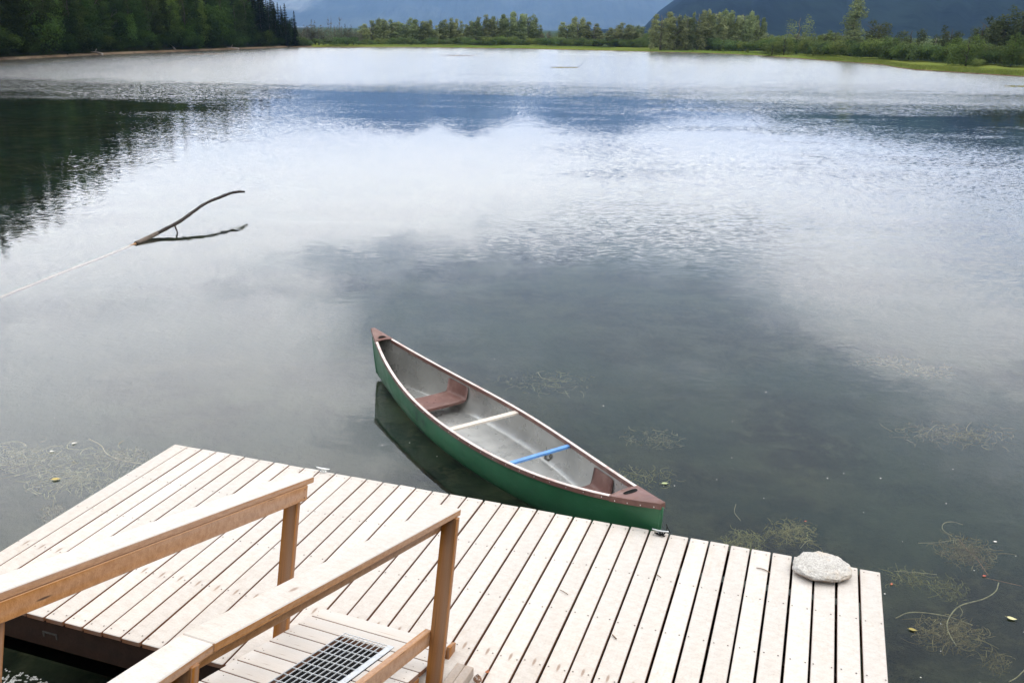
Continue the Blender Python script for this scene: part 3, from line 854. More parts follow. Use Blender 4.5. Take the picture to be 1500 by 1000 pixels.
def plant(name, label, cat, var, nom, P, w, h, group=None):
    """a tree: Empty at its foot > crown, trunk"""
    o = thing(name, label, cat, loc=tuple(P), group=group)
    o.rotation_euler = (0, 0, random.random() * 6.28); o.scale = (w / nom[0], w / nom[0], h / nom[1])
    for nm, me in zip(('crown', 'trunk'), var):
        c_ = bpy.data.objects.new(nm, me); COL.objects.link(c_); c_.parent = o
    return o
def shrub(name, label, cat, me, nom, P, w, h, group=None):
    o = bpy.data.objects.new(name, me); COL.objects.link(o); o.location = tuple(P)
    o.rotation_euler = (0, 0, random.random() * 6.28); o.scale = (w / nom[0], w / nom[0], h / nom[1])
    return tag(o, label, cat, group)
def base_at(x, yb):
    """a foot on the ground seen at about (x, yb)"""
    u = dirx(x); best = None
    for r in np.arange(1.5, 60, .5):
        d = shore_d(x) + r; z = ground_h(x, r)
        P = np.array([u[0] * d, u[1] * d, z])
        # screen row of the point
        q = P - EYE; yy = 500 - F * (q @ UP) / (q @ FW)
        if best is None or abs(yy - yb) < best[0]: best = (abs(yy - yb), P)
    return best[1]
def px_size(P): return math.hypot(P[0], P[1]) / F / .945
def far_tree(x, yt, yb, wpx, kind, label, name='cottonwood_tree', cat='tree', group=None):
    P = base_at(x, yb); h = (z_at(x, yt, P) - P[2]) * 1.06; w = wpx * px_size(P) * 1.62
    vs, nom = {'cot': (V_COT, (3.2, 7)), 'col': (V_COL, (2.6, 8)), 'drk': (V_DRK, (3.4, 6)), 'grn': (V_GRN, (2.8, 5)), 'spa': (V_SPA, (3.0, 7)), 'con': (V_CON, (3.0, 9)), 'thn': (V_THN, (1.4, 5))}[kind]
    return plant(name, label, cat, random.choice(vs), nom, P, w, h, group)

far_tree(422, 9, 69, 13, 'con', 'tall dark spruce at the right end of the forested bank', 'spruce_tree')
far_tree(435, 19, 69, 9, 'con', 'slender lone spruce standing just past the end of the forested bank', 'spruce_tree')
g = 'thin grey trees beyond the far left shore'
for (x, yt) in ((446, 44), (453, 38), (459, 31), (464, 42), (469, 37), (476, 40), (493, 38), (503, 40), (511, 37), (519, 43), (527, 46)):
    far_tree(x, yt, 66, 11, 'thn', 'thin sparse grey tree on the far left shore', 'young_tree', 'tree', g)
for (x, yt, s_) in ((484, 25, 1), (488, 24, 2), (500, 25, 3)):
    P = base_at(x, 66); h = z_at(x, yt, P) - P[2]
    o = thing('dead_tree', 'bare dead tree trunk on the far left shore', 'dead tree', loc=tuple(P), group='bare dead trees on the far left shore')
    c_ = bpy.data.objects.new('trunk', mk_snag(400 + s_, h)); COL.objects.link(c_); c_.parent = o
random.seed(12)
lab1 = 'grey green cottonwood in the row of trees left of the middle of the far shore'
for (x, yt, w) in ((545, 36, 22), (556, 29, 21), (570, 30, 20), (585, 30, 22), (599, 27, 19), (615, 30, 20), (633, 31, 16), (655, 28, 19), (668, 29, 16)):
    far_tree(x, yt, 65, w, 'cot', lab1, group='cottonwoods of the left far row')
lab2 = 'tall olive cottonwood in the broad clump at the middle of the far shore'
for (x, yt, w) in ((688, 35, 15), (697, 30, 19), (712, 23, 22), (728, 23, 20), (744, 21, 19), (757, 19, 22), (772, 22, 19), (784, 30, 14)):
    far_tree(x, yt, 66, w, 'cot', lab2, group='cottonwoods of the middle far clump')
far_tree(828, 34, 67, 26, 'cot', 'rounded cottonwood right of the middle clump, left of a taller one'); far_tree(844, 27, 67, 22, 'cot', 'taller cottonwood beside the rounded one right of the middle clump')
far_tree(868, 34, 68, 24, 'cot', 'small pointed cottonwood standing alone between two pairs of far trees'); far_tree(800, 47, 67, 15, 'thn', 'low faint bush tree just right of the middle clump', 'young_tree')
far_tree(907, 34, 69, 26, 'cot', 'broad grey cottonwood left of the notch between the mountains'); far_tree(926, 38, 69, 22, 'cot', 'lower grey cottonwood leaning on the broad one below the notch'); far_tree(950, 49, 70, 20, 'grn', 'low green tree just left of the long right row', 'broadleaf_tree')
lab3 = 'tall cottonwood in the dense long row of trees before the wooded mountain'
for (x, yt, w) in ((965, 20, 24), (985, 20, 22), (1002, 20, 18), (1018, 17, 24), (1032, 19, 16), (1043, 16, 20), (1057, 17, 22), (1070, 21, 18), (1083, 18, 20), (1092, 19, 17), (1106, 25, 15)):
    far_tree(x, yt, 74, w, 'cot', lab3, group='cottonwoods of the long right row')
far_tree(1163, 24, 79, 26, 'spa', 'ragged two topped cottonwood standing apart right of the long row')
for (x, yt, w) in ((1128, 62, 18), (1145, 51, 20), (1188, 50, 20), (1203, 51, 18), (1217, 46, 20), (1262, 62, 18)):
    far_tree(x, yt, 81, w, 'drk' if x in (1203,) else 'grn', 'low green tree filling in behind the right shore bushes', 'broadleaf_tree', group='low trees behind the right bushes')
far_tree(1242, 2, 82, 27, 'col', 'tallest slim column shaped cottonwood standing alone on the right shore')
far_tree(1280, 32, 84, 34, 'drk', 'dark round headed tree right beside the tallest slim cottonwood', 'broadleaf_tree')
far_tree(1302, 54, 88, 24, 'grn', 'light green tree right of the dark round headed tree', 'broadleaf_tree'); far_tree(1327, 43, 88, 30, 'drk', 'dark bushy tree between two light green trees on the right', 'broadleaf_tree')
far_tree(1362, 54, 89, 26, 'spa', 'faint grey tree between dark trees on the right shore', 'broadleaf_tree'); far_tree(1385, 40, 90, 26, 'drk', 'dark pointed tree behind a bright green sapling', 'broadleaf_tree')
far_tree(1392, 60, 93, 18, 'grn', 'bright green sapling in front of the dark pointed tree', 'broadleaf_tree'); far_tree(1412, 52, 97, 28, 'grn', 'grey green spreading tree left of the dark group at the right edge', 'broadleaf_tree')
for (x, yt, w) in ((1428, 33, 30), (1446, 27, 34), (1464, 28, 32), (1476, 22, 36), (1492, 9, 46), (1512, 12, 44), (1540, 24, 40)):
    far_tree(x, yt, 93, w, 'drk', 'large dark tree of the group at the right edge', 'broadleaf_tree', group='dark trees at the right edge')
far_tree(1478, 50, 98, 17, 'grn', 'bright yellow green sapling before the dark trees at the right edge', 'broadleaf_tree')
random.seed(15)
for x in list(range(530, 1130, 16)) + list(range(1120, 1420, 15)):
    x += random.uniform(-5, 5); yb = float(np.interp(x, [440, 750, 1100, 1300, 1500], [65, 66, 75, 86, 96])) - 1.5
    hp = float(np.interp(x, [530, 1100, 1250, 1450], [17, 22, 30, 36])) * random.uniform(.6, 1.15)
    if 797 < x < 815 or 935 < x < 948: hp *= .6
    dk = x > 1280 and random.random() < .4
    far_tree(x, yb - hp, yb, hp * random.uniform(.55, .85), 'drk' if dk else 'grn' if random.random() < .45 else 'cot', 'low dark tree filling the back of the shore belt' if dk else 'low green tree filling the back of the shore belt', 'broadleaf_tree', group='dark filler trees of the shore belt' if dk else 'green filler trees of the shore belt')
# bushes along the far and right shores
gb = 'bushes along the far shore'
x = 440
while x < 1560:
    yb = float(np.interp(x, [440, 600, 750, 900, 1100, 1200, 1300, 1500, 1600], [68, 67, 67.5, 70, 77, 83, 89, 99, 104])) - random.random() * .8
    hp = float(np.interp(x, [440, 600, 900, 1100, 1250, 1500], [9, 8, 10, 15, 18, 20])) * random.uniform(.8, 1.45)
    P = base_at(x, yb); w = hp * random.uniform(1.3, 2.2) * px_size(P)
    bright = random.random() < (.12 if x < 1100 else .38)
    shrub('bush', 'bright green bush in the low hedge of bushes along the far shore' if bright else 'dull green bush in the low hedge of bushes along the far shore', 'bush', random.choice(V_BSB if bright else V_BSH), (3.0, 1.9), P, w, hp * px_size(P), 'bright bushes along the far shore' if bright else gb)
    x += random.uniform(4.5, 8.5) * (1 if x < 1100 else 1.25)
for (x, yb, hp, w, lb) in ((1428, 99, 11, 20, 'low rounded light green bush at the meadow edge near the right border'), (1262, 84, 14, 26, 'pale willow bush below the tallest slim cottonwood'), (1014, 77, 4, 5, 'tiny lone bush on the meadow below the left part of the long right row'), (1056, 79, 4.5, 5, 'tiny pale bush on the meadow below the middle of the long right row'), (1092, 81, 5.5, 6, 'tiny round bush on the meadow below the right end of the long row')):
    P = base_at(x, yb); shrub('bush', lb, 'bush', V_BSB[0], (3.0, 1.9), P, w * px_size(P), hp * px_size(P))

# forest on the left bank
def bank(x, r):
    u = dirx(x); d = shore_d(x) + r; return np.array([u[0] * d, u[1] * d, ground_h(x, r) - .1])
rows = [(2.5, 12, 'b'), (6, 17, 'm'), (12, 19, 'm'), (20, 21, 'm'), (29, 24, 'm'), (39, 27, 'm'), (50, 30, 'm'), (61, 34, 'm')]
for (r, step, kind) in rows:
    x = -110 - random.random() * 10
    while x < 432 - r * .3:
        P = bank(x, r + random.uniform(-2, 2) * (0 if r < 4 else 1)); big = px_size(P)
        taper = float(np.interp(x, [-100, 360, 400, 425, 440], [1, 1, .9, .62, .4]))
        if kind == 'b':
            h = random.uniform(1.4, 3.4) * taper
            shrub('bush', 'dark overhanging bush at the foot of the forested left bank', 'bush', random.choice(V_BSF), (3.6, 2.4), P, h * random.uniform(1.3, 1.8), h, 'bushes at the foot of the left bank')
        else:
            cn = random.random() < (.35 if r > 8 else .12) or (x > 372 and random.random() < .5)
            if cn:
                h = random.uniform(7.5, 11) * taper
                plant('spruce_tree', 'dark spruce among the trees of the forested left bank', 'tree', random.choice(V_CON), (3.0, 9), P, h * random.uniform(.3, .4), h, 'spruces on the left bank')
            else:
                h = random.uniform(5.5, 8.5) * taper; br_ = random.random() < .2
                plant('broadleaf_tree', 'lighter green broadleaf tree on the forested left bank' if br_ else 'dark green broadleaf tree on the forested left bank', 'tree', random.choice(V_FORB if br_ else V_FOR), (5.0, 6) if br_ else (5.5, 8), P, h * random.uniform(.65, .9), h, 'lighter broadleaf trees on the left bank' if br_ else 'dark broadleaf trees on the left bank')
        x += step * random.uniform(.75, 1.25) * (1.35 if x < -10 else .6 if x > 365 else 1)
for (x, r, hp, w, lb) in ((281, 2.2, 36, 36, 'bright green rounded bush at the water in the middle of the left bank'), (318, 3.0, 54, 52, 'large light green broadleaf bush right of the smaller bright one on the left bank'), (60, 3.5, 62, 60, 'tall mid green bush at the water near the left border'), (190, 4, 40, 34, 'small pale green tree above the foot of the left bank')):
    P = bank(x, r); shrub('bush', lb, 'bush', random.choice(V_BSFB), (3.6, 3.0), P, w * px_size(P), hp * px_size(P))
# driftwood below the left bank
DRIFT = plain('silver_driftwood', (.27, .23, .2), .85, 0, .3, 5, .1)
for i, (x0, y0, x1, y1, lb) in enumerate(((243, 63, 258, 75, 'steep grey driftwood log against the left bank beside the bright bush'), (236, 70, 264, 74.5, 'grey driftwood log lying low at the foot of the steep one'), (128, 79, 150, 80, 'thin driftwood stick at the shore under dark bushes on the left'), (328, 72, 350, 72.5, 'driftwood stick on the mud right of the large light bush'))):
    P = at(x1, y1 - .7, .12); Q = at(x0, max(y0, y1 - 1.5), .2); dlen = np.linalg.norm(P - Q)
    Q = np.array([P[0] - (x1 - x0) * px_size(P), P[1] + 1.0, P[2] + (y1 - y0) * px_size(P) * .95 + .1])
    mb = MB(); mid = (P + Q) / 2 + np.array([0, 0, .08]); tube(mb, smooth_path([P, mid, Q], 5), [.13 - .008 * k for k in range(11)], 7, jit=.2)
    tube(mb, [mid, mid + np.array([.3, .1, .5])], [.05, .02], 5)
    o = mb.build('driftwood_log', [DRIFT]); tag(o, lb, 'driftwood')

# marsh grass blades along the meadow edge
mb = MB(); GB = leafmat('marsh_grass_blades', (.085, .125, .025), (.17, .18, .05), .1)
for i in range(15000):
    x = random.uniform(600, 1560) if i % 3 == 0 else random.uniform(1180, 1560); r = random.random() ** 1.5 * 9 + .3
    u = dirx(x); d = shore_d(x) + r; z = ground_h(x, r) - .03; h = random.uniform(.10, .30); w = .03
    p = Vector((u[0] * d, u[1] * d, z)); a = random.random() * 6.28; q = Vector((math.cos(a) * w, math.sin(a) * w, 0)); tip = Vector((random.uniform(-.1, .1), random.uniform(-.1, .1), h))
    n0 = mb.verts([p - q, p + q, p + tip]); mb.face([n0, n0 + 1, n0 + 2], 0, None, random.random())
tag(mb.build('marsh_grass', [GB]), kind='stuff', label='green marsh grass on the flat right and far shores', cat='grass')

# ------------------------------------------------------------------ water and lake bed
m, t, out = material('lake_bed_silt'); pos = t.new('ShaderNodeTexCoord').outputs['Object']
n1 = t.noise(pos, .9, 5, .62); n2 = t.noise(pos, 4.5, 5, .7); n3 = t.noise(pos, .25, 3)
c = t.mix(t.ramp(n1, .38, .66), (.008, .010, .008), (.050, .050, .032)); c = t.mix(t.m('MULTIPLY', t.ramp(n2, .48, .72), .6), c, (.085, .074, .042)); c = t.mix(t.m('MULTIPLY', t.ramp(n3, .4, .6), .6), c, (.020, .042, .031))
principled(t, out, c, .95, 0, t.bump(n2, .5, .06), .1); BED = m
mb = MB(); xs = np.linspace(-60, 60, 81); ys = np.concatenate([np.linspace(-12, 30, 57), np.linspace(33, 240, 30)])
ids = []
for y in ys:
    ids.append(mb.verts([(x * (1 if y < 60 else y / 60), y, -.85 - .035 * max(0, y - 6) * (1 if y < 40 else 0) - (1.2 if y >= 40 else 0) + .22 * mn.noise(Vector((x * .5, y * .5, 0))) + .1 * mn.noise(Vector((x * 1.7, y * 1.7, 4)))) for x in xs]))
for i in range(len(ys) - 1):
    for k in range(len(xs) - 1): mb.face([ids[i] + k, ids[i] + k + 1, ids[i + 1] + k + 1, ids[i + 1] + k], 0, None, .5, True)
tag(mb.build('lake_bed', [BED]), kind='structure')

m, t, out = material('lake_water'); pos = t.new('ShaderNodeNewGeometry').outputs['Position']
P3 = t.xyz(pos); X, Y = P3[0], P3[1]
dist = t.vm('LENGTH', pos)
ratio = t.m('DIVIDE', X, t.m('MAXIMUM', Y, 1.0))             # >0 to the right of the view axis
# patches of wind
pat = t.noise(t.mapv(pos, (.016, .05, 1)), 1, 4, .6)         # broad patches stretched across the lake
farw = t.ramp(t.m('ADD', dist, t.m('MULTIPLY', t.m('SUBTRACT', pat, .5), 80)), 46, 80)   # wind beyond the calm strip
lean = t.m('ADD', t.m('MULTIPLY', ratio, 20), t.m('MULTIPLY', t.m('SUBTRACT', pat, .5), 16))
rightw = t.m('MULTIPLY', t.ramp(t.m('SUBTRACT', dist, t.m('MULTIPLY', lean, -.16)), 14.5, 19.5), t.ramp(t.m('ADD', t.m('MULTIPLY', ratio, 60), t.m('SUBTRACT', t.m('MULTIPLY', t.m('SUBTRACT', pat, .5), 26), t.m('MULTIPLY', dist, .22))), -9, 5))
streak = t.ramp(t.noise(t.mapv(pos, (.02, .16, 1)), 1, 4, .65), .52, .68)
rightw = t.m('MULTIPLY', rightw, t.ramp(t.m('ADD', dist, t.m('MULTIPLY', t.m('SUBTRACT', pat, .5), 30)), 29, 38, 1, .12))
wind = t.m('MAXIMUM', farw, t.m('MULTIPLY', rightw, .9))
wind = t.m('MAXIMUM', wind, t.m('MULTIPLY', streak, t.ramp(dist, 22, 50, 0, .25)))
amp = t.m('ADD', .010, t.m('ADD', t.m('MULTIPLY', rightw, .062), t.m('MULTIPLY', farw, t.ramp(ratio, -.3, -.1, .65, .21))))
amp = t.m('ADD', amp, t.m('MULTIPLY', t.m('MULTIPLY', t.ramp(ratio, -.12, -.3), t.ramp(dist, 14, 26)), t.m('MULTIPLY', t.ramp(pat, .35, .65, .3, 1), .036)))
amp = t.m('ADD', amp, t.m('MULTIPLY', streak, t.ramp(dist, 22, 50, 0, .045)))
amp = t.m('ADD', amp, t.m('MULTIPLY', t.ramp(t.noise(t.mapv(pos, (.12, .3, 1)), 1, 3), .5, .7), t.m('ADD', t.ramp(dist, 9, 14, .004, .022), t.m('MULTIPLY', t.ramp(ratio, -.05, .15), t.ramp(dist, 7.5, 12, 0, .03)))))
r1 = t.vm('SUBTRACT', t.noise(t.mapv(pos, (1.0, 2.6, 1), rot=(0, 0, R(-22))), 6.5, 2, .55, out=1), (.5, .5, .5))
r2 = t.vm('SUBTRACT', t.noise(t.mapv(pos, (1.0, 2.0, 1), rot=(0, 0, R(12))), 2.2, 2, .5, out=1), (.5, .5, .5))
r3 = t.vm('SUBTRACT', t.noise(pos, 10, 1, .5, out=1), (.5, .5, .5))
sl = t.vm('ADD', t.vm('SCALE', r1, scale=t.m('MULTIPLY', amp, 2.2)), t.vm('ADD', t.vm('SCALE', r2, scale=t.m('MULTIPLY', amp, .4)), t.vm('SCALE', r3, scale=t.m('MULTIPLY', amp, .7))))
sl3 = t.xyz(sl)
nrm = t.vm('NORMALIZE', t.comb(sl3[0], sl3[1], 1.0))
fr = t.new('ShaderNodeFresnel'); fr.inputs['IOR'].default_value = 1.333; t.put(fr.inputs['Normal'], nrm)
gl_ = t.new('ShaderNodeBsdfGlossy'); t.put(gl_.inputs['Roughness'], t.m('ADD', .012, t.m('ADD', t.m('MULTIPLY', rightw, .02), t.m('MULTIPLY', farw, .155)))); t.put(gl_.inputs['Normal'], nrm); gl_.inputs['Color'].default_value = (.97, .98, 1, 1)
tp = t.new('ShaderNodeBsdfTransparent'); tp.inputs[0].default_value = (.62, .70, .64, 1)
mx = t.new('ShaderNodeMixShader'); t.put(mx.inputs[0], fr.outputs[0]); t.l.new(tp.outputs[0], mx.inputs[1]); t.l.new(gl_.outputs[0], mx.inputs[2]); t.l.new(mx.outputs[0], out.inputs[0])
WATER = m
mb = MB(); n0 = mb.verts([(-420, -40, 0), (420, -40, 0), (420, 420, 0), (-420, 420, 0)]); mb.face([n0, n0 + 1, n0 + 2, n0 + 3])
tag(mb.build('lake_water', [WATER]), kind='structure')

# ------------------------------------------------------------------ water weed, leaves, flecks
def stemmat(name, c): return plain(name, c, .7, 0, .3, 20, .2)
WEED = leafmat('water_weed', (.27, .20, .09), (.55, .43, .21), .2, .2)
WEEDP = leafmat('pale_water_weed', (.25, .20, .12), (.50, .42, .26), .15, .2)
STEM = stemmat('tan_stem', (.52, .40, .26)); STEMR = stemmat('red_brown_stem', (.36, .17, .10))
def strand(mb, P, ln, ang, dz, w, curl, mat=0):
    n = 9; x, y, z = P; a = ang; pts = []
    for i in range(n):
        pts.append((x, y, z)); a += curl * random.uniform(.4, 1.6) / n; x += math.cos(a) * ln / n; y += math.sin(a) * ln / n; z += dz / n
    z = min(z, -.004)
    tube(mb, pts, [w * (1 - .7 * i / n) for i in range(n)], 4, mat, random.random(), cap=False)
def weed(xp, yp, rx, ry, n, depth, label, pale=False, stems=(), name='pond_weed'):
    """a clump of weed centred on pixel (xp, yp), rx by ry metres, hanging at a depth"""
    P = at(xp, yp, -depth); o = thing(name, label, 'water weed', loc=tuple(P))
    mb = MB()
    for _ in range(int(n * 3)):
        a = random.random() * 6.28; q = random.random() ** .9
        p = (math.cos(a) * rx * q, math.sin(a) * ry * q, -random.random() * .12)
        strand(mb, p, random.uniform(.06, .26) * (rx + .15) * 1.6, random.random() * 6.28, random.uniform(-.05, .05), random.uniform(.0016, .0044), random.uniform(-4, 4))
    # short leaflets along the strands
    for _ in range(n * 6):
        a = random.random() * 6.28; q = random.random() ** .6
        p = Vector((math.cos(a) * rx * q, math.sin(a) * ry * q, -random.random() * .12)); leaf(mb, p, rdir() + Vector((0, 0, 1)), random.uniform(.025, .08), random.random(), None, .16)
    mb.build('foliage', [WEEDP if pale else WEED], o)
    for (path, w, sm) in stems:
        mb = MB(); tube(mb, smooth_path([tuple(at(a, b, -d) - P) for a, b, d in path], 6), w * .68, 6); mb.build('stem', [sm], o)
    return o
weed(1418, 800, .22, .22, 70, .03, 'tangled reddish clump of pond weed in the water at the right border', False, [(((1395, 785, .05), (1381, 775, .04), (1383, 766, .03), (1396, 764, .03), (1410, 768, .06)), .0045, STEM), (((1345, 795, .06), (1375, 794, .05), (1400, 790, .06)), .003, STEM), (((1403, 788, .06), (1418, 806, .05), (1432, 820, .05), (1447, 842, .05)), .005, STEMR), (((1424, 800, .07), (1430, 815, .07), (1445, 824, .07)), .003, STEMR)])
weed(1395, 918, .24, .17, 60, .05, 'pond weed clump with a long curved tan stem right of the dock end', False, [(((1463, 853, .05), (1458, 866, .04), (1440, 877, .04), (1406, 887, .03), (1390, 905, .04), (1388, 922, .04), (1401, 946, .08)), .006, STEM), (((1312, 905, .05), (1330, 897, .04), (1355, 897, .04), (1390, 903, .06), (1425, 915, .1)), .005, STEM), (((1440, 845, .05), (1462, 850, .05), (1497, 858, .05)), .004, STEMR), (((1405, 887, .05), (1410, 896, .07), (1406, 903, .09)), .003, STEM)])
weed(1340, 838, .20, .05, 18, .05, 'small strands of pond weed close to the right end of the dock', False, [(((1310, 836, .03), (1340, 838, .03), (1372, 841, .05)), .004, STEM)])
weed(1460, 957, .12, .08, 14, .14, 'faint small pond weed at the lower right corner', False, [(((1478, 998, .05), (1490, 991, .05), (1503, 978, .05)), .005, STEM)])
weed(1392, 852, .14, .12, 22, .22, 'faint green weed below the reddish clump at the right border', False)
weed(1160, 770, .22, .16, 45, .07, 'green pond weed behind the dock left of the granite stone', False, [(((1172, 803, .04), (1180, 794, .04), (1187, 790, .03)), .003, STEM)])
weed(1092, 785, .18, .12, 45, .06, 'olive tuft of pond weed right against the dock edge by the cleat', False, [(((1078, 738, .03), (1076, 750, .04), (1085, 762, .05)), .003, STEM)])
weed(1305, 524, .5, .16, 16, .12, 'pale weed tops just under the water far right of the canoe', True)
weed(1362, 538, .32, .14, 26, .1, 'small pale weed hump right beside the other weed tops', True)
weed(1370, 628, .5, .25, 24, .14, 'wispy pond weed under the water midway to the right border', True, [(((1360, 632, .03), (1372, 622, .03), (1385, 624, .05)), .004, STEM)])
weed(1420, 630, .5, .25, 30, .2, 'reddish wisps of pond weed near the right border', False)
weed(960, 636, .34, .18, 18, .16, 'faint weed loop in the water beyond the stern of the canoe', True)
weed(800, 552, .6, .3, 24, .18, 'curved weed under the water beyond the middle of the canoe', True, [(((788, 545, .05), (795, 554, .04), (815, 555, .04), (830, 560, .06)), .006, STEM)])
weed(950, 690, .3, .18, 16, .16, 'thin weed stems beside the stern of the canoe', False, [(((921, 680, .03), (930, 692, .03), (944, 698, .04), (946, 706, .06)), .003, STEM)])
weed(30, 662, .6, .28, 46, .03, 'pale weed raft floating at the left border', True)
weed(105, 692, .42, .28, 50, .025, 'pale weed mat with a yellow leaf floating left of the dock', True)
weed(78, 742, .10, .07, 24, .02, 'small star shaped weed tuft close to the left dock edge', True)
weed(178, 662, .3, .12, 40, .02, 'weed spray on a long pale stem touching the dock corner', True, [(((131, 643, .006), (148, 652, .005), (156, 664, .005), (175, 673, .008), (207, 679, .01)), .007, STEM)])
random.seed(21)
def float_leaf(xp, yp, ln, col, label, rot, name='fallen_leaf', cat='leaf', z=.004, curl=.25):
    ln *= .75; mb = MB(); n = 8; L_, R_, Mi = [], [], []
    for i in range(n + 1):
        u = i / n; w = ln * .26 * math.sin(math.pi * u ** .8) + .0005; x_ = (u - .5) * ln; zc_ = curl * ln * (u - .5) ** 2
        L_.append((x_, w, zc_ + w * .35)); Mi.append((x_, 0, zc_)); R_.append((x_, -w, zc_ + w * .35))
    a, b, c_ = mb.verts(L_), mb.verts(Mi), mb.verts(R_)
    for i in range(n):
        mb.face([a + i, b + i, b + i + 1, a + i + 1], 0, None, .5, True); mb.face([b + i, c_ + i, c_ + i + 1, b + i + 1], 0, None, .5, True)
    tube(mb, [(-ln * .5, 0, curl * ln * .25), (-ln * .68, ln * .04, curl * ln * .3)], ln * .012, 5)
    o = mb.build(name, [plain('leaf_' + name, col, .6, 0, .2, 30, .3)]); o.location = tuple(at(xp, yp, z)) ; o.rotation_euler = (0, 0, R(rot)); return tag(o, label, cat)
float_leaf(1337, 922, .075, (.30, .24, .07), 'yellow leaf floating on dark water right of the dock', -20)
float_leaf(1482, 906, .085, (.55, .50, .26), 'curled pale yellow leaf on the water at the right border', -25, curl=.5)
float_leaf(974, 708, .085, (.36, .40, .2), 'green yellow leaf floating by the stern of the canoe', 10)
float_leaf(1306, 855, .04, (.42, .12, .06), 'small red leaf on the water just right of the dock corner', 60)
float_leaf(1458, 793, .04, (.75, .70, .66), 'white petal floating beside the reddish weed', 5, 'fallen_petal', 'petal')
float_leaf(1180, 763, .03, (.5, .12, .07), 'tiny red leaf on the water behind the dock', 30)
float_leaf(82, 702, .11, (.42, .32, .1), 'yellow leaf on the weed mat left of the dock', 15)
float_leaf(1442, 843, .04, (.45, .10, .06), 'small red leaf at the end of the red stem', 10)
float_leaf(109, 649, .07, (.6, .57, .5), 'pale sliver of leaf floating above the weed spray on the left', 30)
float_leaf(76, 661, .06, (.62, .6, .54), 'short pale leaf floating between weed rafts on the left', 5)
float_leaf(714, 984, .055, (.30, .10, .04), 'curled rust brown leaf caught in a gap of the dock', 60, z=ZD + .012, curl=1.2)
# pollen and foam flecks
mb = MB(); FLECK = plain('pale_flecks', (.62, .6, .54), .8)
spots = [(724, 526), (838, 484), (884, 594), (1007, 612), (1073, 617), (1072, 670), (1122, 574), (1212, 700), (1236, 693), (1290, 700), (1353, 679), (1396, 687), (1482, 627), (972, 711), (988, 711), (1050, 702), (407, 644), (478, 678), (80, 612), (83, 598), (134, 603), (1378, 913), (1378, 953), (1296, 869), (1386, 737), (1265, 750), (1488, 814), (1427, 835), (1500, 925), (1290, 890), (580, 585), (600, 648), (560, 652), (640, 668), (1436, 1000), (1300, 945)]
for _ in range(14): spots.append((random.uniform(0, 1500), random.uniform(480, 1000)))
for (a, b) in spots:
    P = at(a, b, .003); r = random.uniform(.003, .007) * (1.5 if b < 600 else 1) * (1 if len(mb.f) < 36 else .6)
    q = (P[:2] - DO) @ np.array([[DD[0], DN[0]], [DD[1], DN[1]]])
    if -.1 < q[0] < 6 and -.1 < q[1] < 3: continue
    n0 = mb.verts([(P[0] + r * math.cos(k * 1.047) * random.uniform(.6, 1.3), P[1] + r * math.sin(k * 1.047) * random.uniform(.6, 1.3), .003) for k in range(6)]); mb.face([n0 + k for k in range(6)])
tag(mb.build('floating_flecks', [FLECK]), 'pale specks of pollen and bits floating on the lake', 'flecks', kind='stuff')
# grey film of pollen on the water in the corner between dock and gangway
mb = MB(); SCUM = plain('pollen_film', (.30, .30, .285), .9, 0, .3, 30, .1)
c0 = at(30, 985, .003); cs = .011
for i in range(-110, 70):
    for j in range(-75, 60):
        x_ = c0[0] + i * cs; y_ = c0[1] + j * cs
        q = np.array([x_, y_]) - DO; tt = q @ DN; ss = q @ DD
        e = (tt - DW - .30) * 1.6 + (.12 if ss < 1.1 else -.5)
        v_ = .55 * mn.noise(Vector((x_ * 22, y_ * 22, 0))) + .4 * mn.noise(Vector((x_ * 60, y_ * 60, 3))) + min(e, .42)
        if tt < DW + .16 or v_ < .05: continue
        jx, jy = random.uniform(-.002, .002), random.uniform(-.002, .002); r = cs * random.uniform(.45, .62)
        n0 = mb.verts([(x_ + jx + r * math.cos(a) * random.uniform(.8, 1.2), y_ + jy + r * math.sin(a) * random.uniform(.8, 1.2), .003) for a in (0, 1.047, 2.094, 3.14, 4.19, 5.24)]); mb.face([n0 + k for k in range(6)], 0)
tag(mb.build('pollen_film', [SCUM]), 'grey speckled film of pollen on the water beside the gangway', 'pollen film', kind='stuff')
# thin rafts of weed far out
def raft(x0, x1, y, dpx, mat, label):
    mb = MB(); n = 40; yd = at((x0 + x1) / 2, y); k0 = []
    for i in range(n + 1):
        u = i / n; x = x0 + (x1 - x0) * u; e = math.sin(math.pi * u) ** .5 * (.6 + .5 * mn.noise(Vector((u * 9, y, 0))))
        a = at(x, y - dpx * e * .5, .012); b = at(x, y + dpx * e * .5, .012); c_ = (a + b) / 2; c_[2] = .006 + (.024 + .03 * random.random()) * min(1, e); a[2] = b[2] = .004
        k0.append(mb.verts([a, c_, b]))
    for i in range(n):
        for k in range(2): mb.face([k0[i] + k, k0[i] + k + 1, k0[i + 1] + k + 1, k0[i + 1] + k], 0, None, random.random())
    for _ in range(160):
        u = random.random(); P = at(x0 + (x1 - x0) * u, y + random.uniform(-.4, .4) * dpx, .01); leaf(mb, Vector(P) + Vector((0, 0, .03)), rdir() + Vector((0, 0, .5)), random.uniform(.04, .09), random.random())
    return tag(mb.build('weed_raft', [mat]), label, 'floating weed')
RAFT = leafmat('raft_weed', (.10, .12, .03), (.24, .22, .07), .1); RAFTB = leafmat('brown_raft_weed', (.16, .10, .06), (.26, .19, .12), .1)
raft(806, 848, 99, 1.8, RAFT, 'short green raft of floating weed out in the middle of the lake')
raft(1472, 1516, 126.5, 2.4, RAFT, 'green raft of floating weed at the right border below the meadow')
raft(645, 700, 81.5, .8, RAFTB, 'thin brown weed line before the middle tree clump')
raft(270, 330, 79.5, .9, RAFTB, 'thin brown weed line off the left bank')

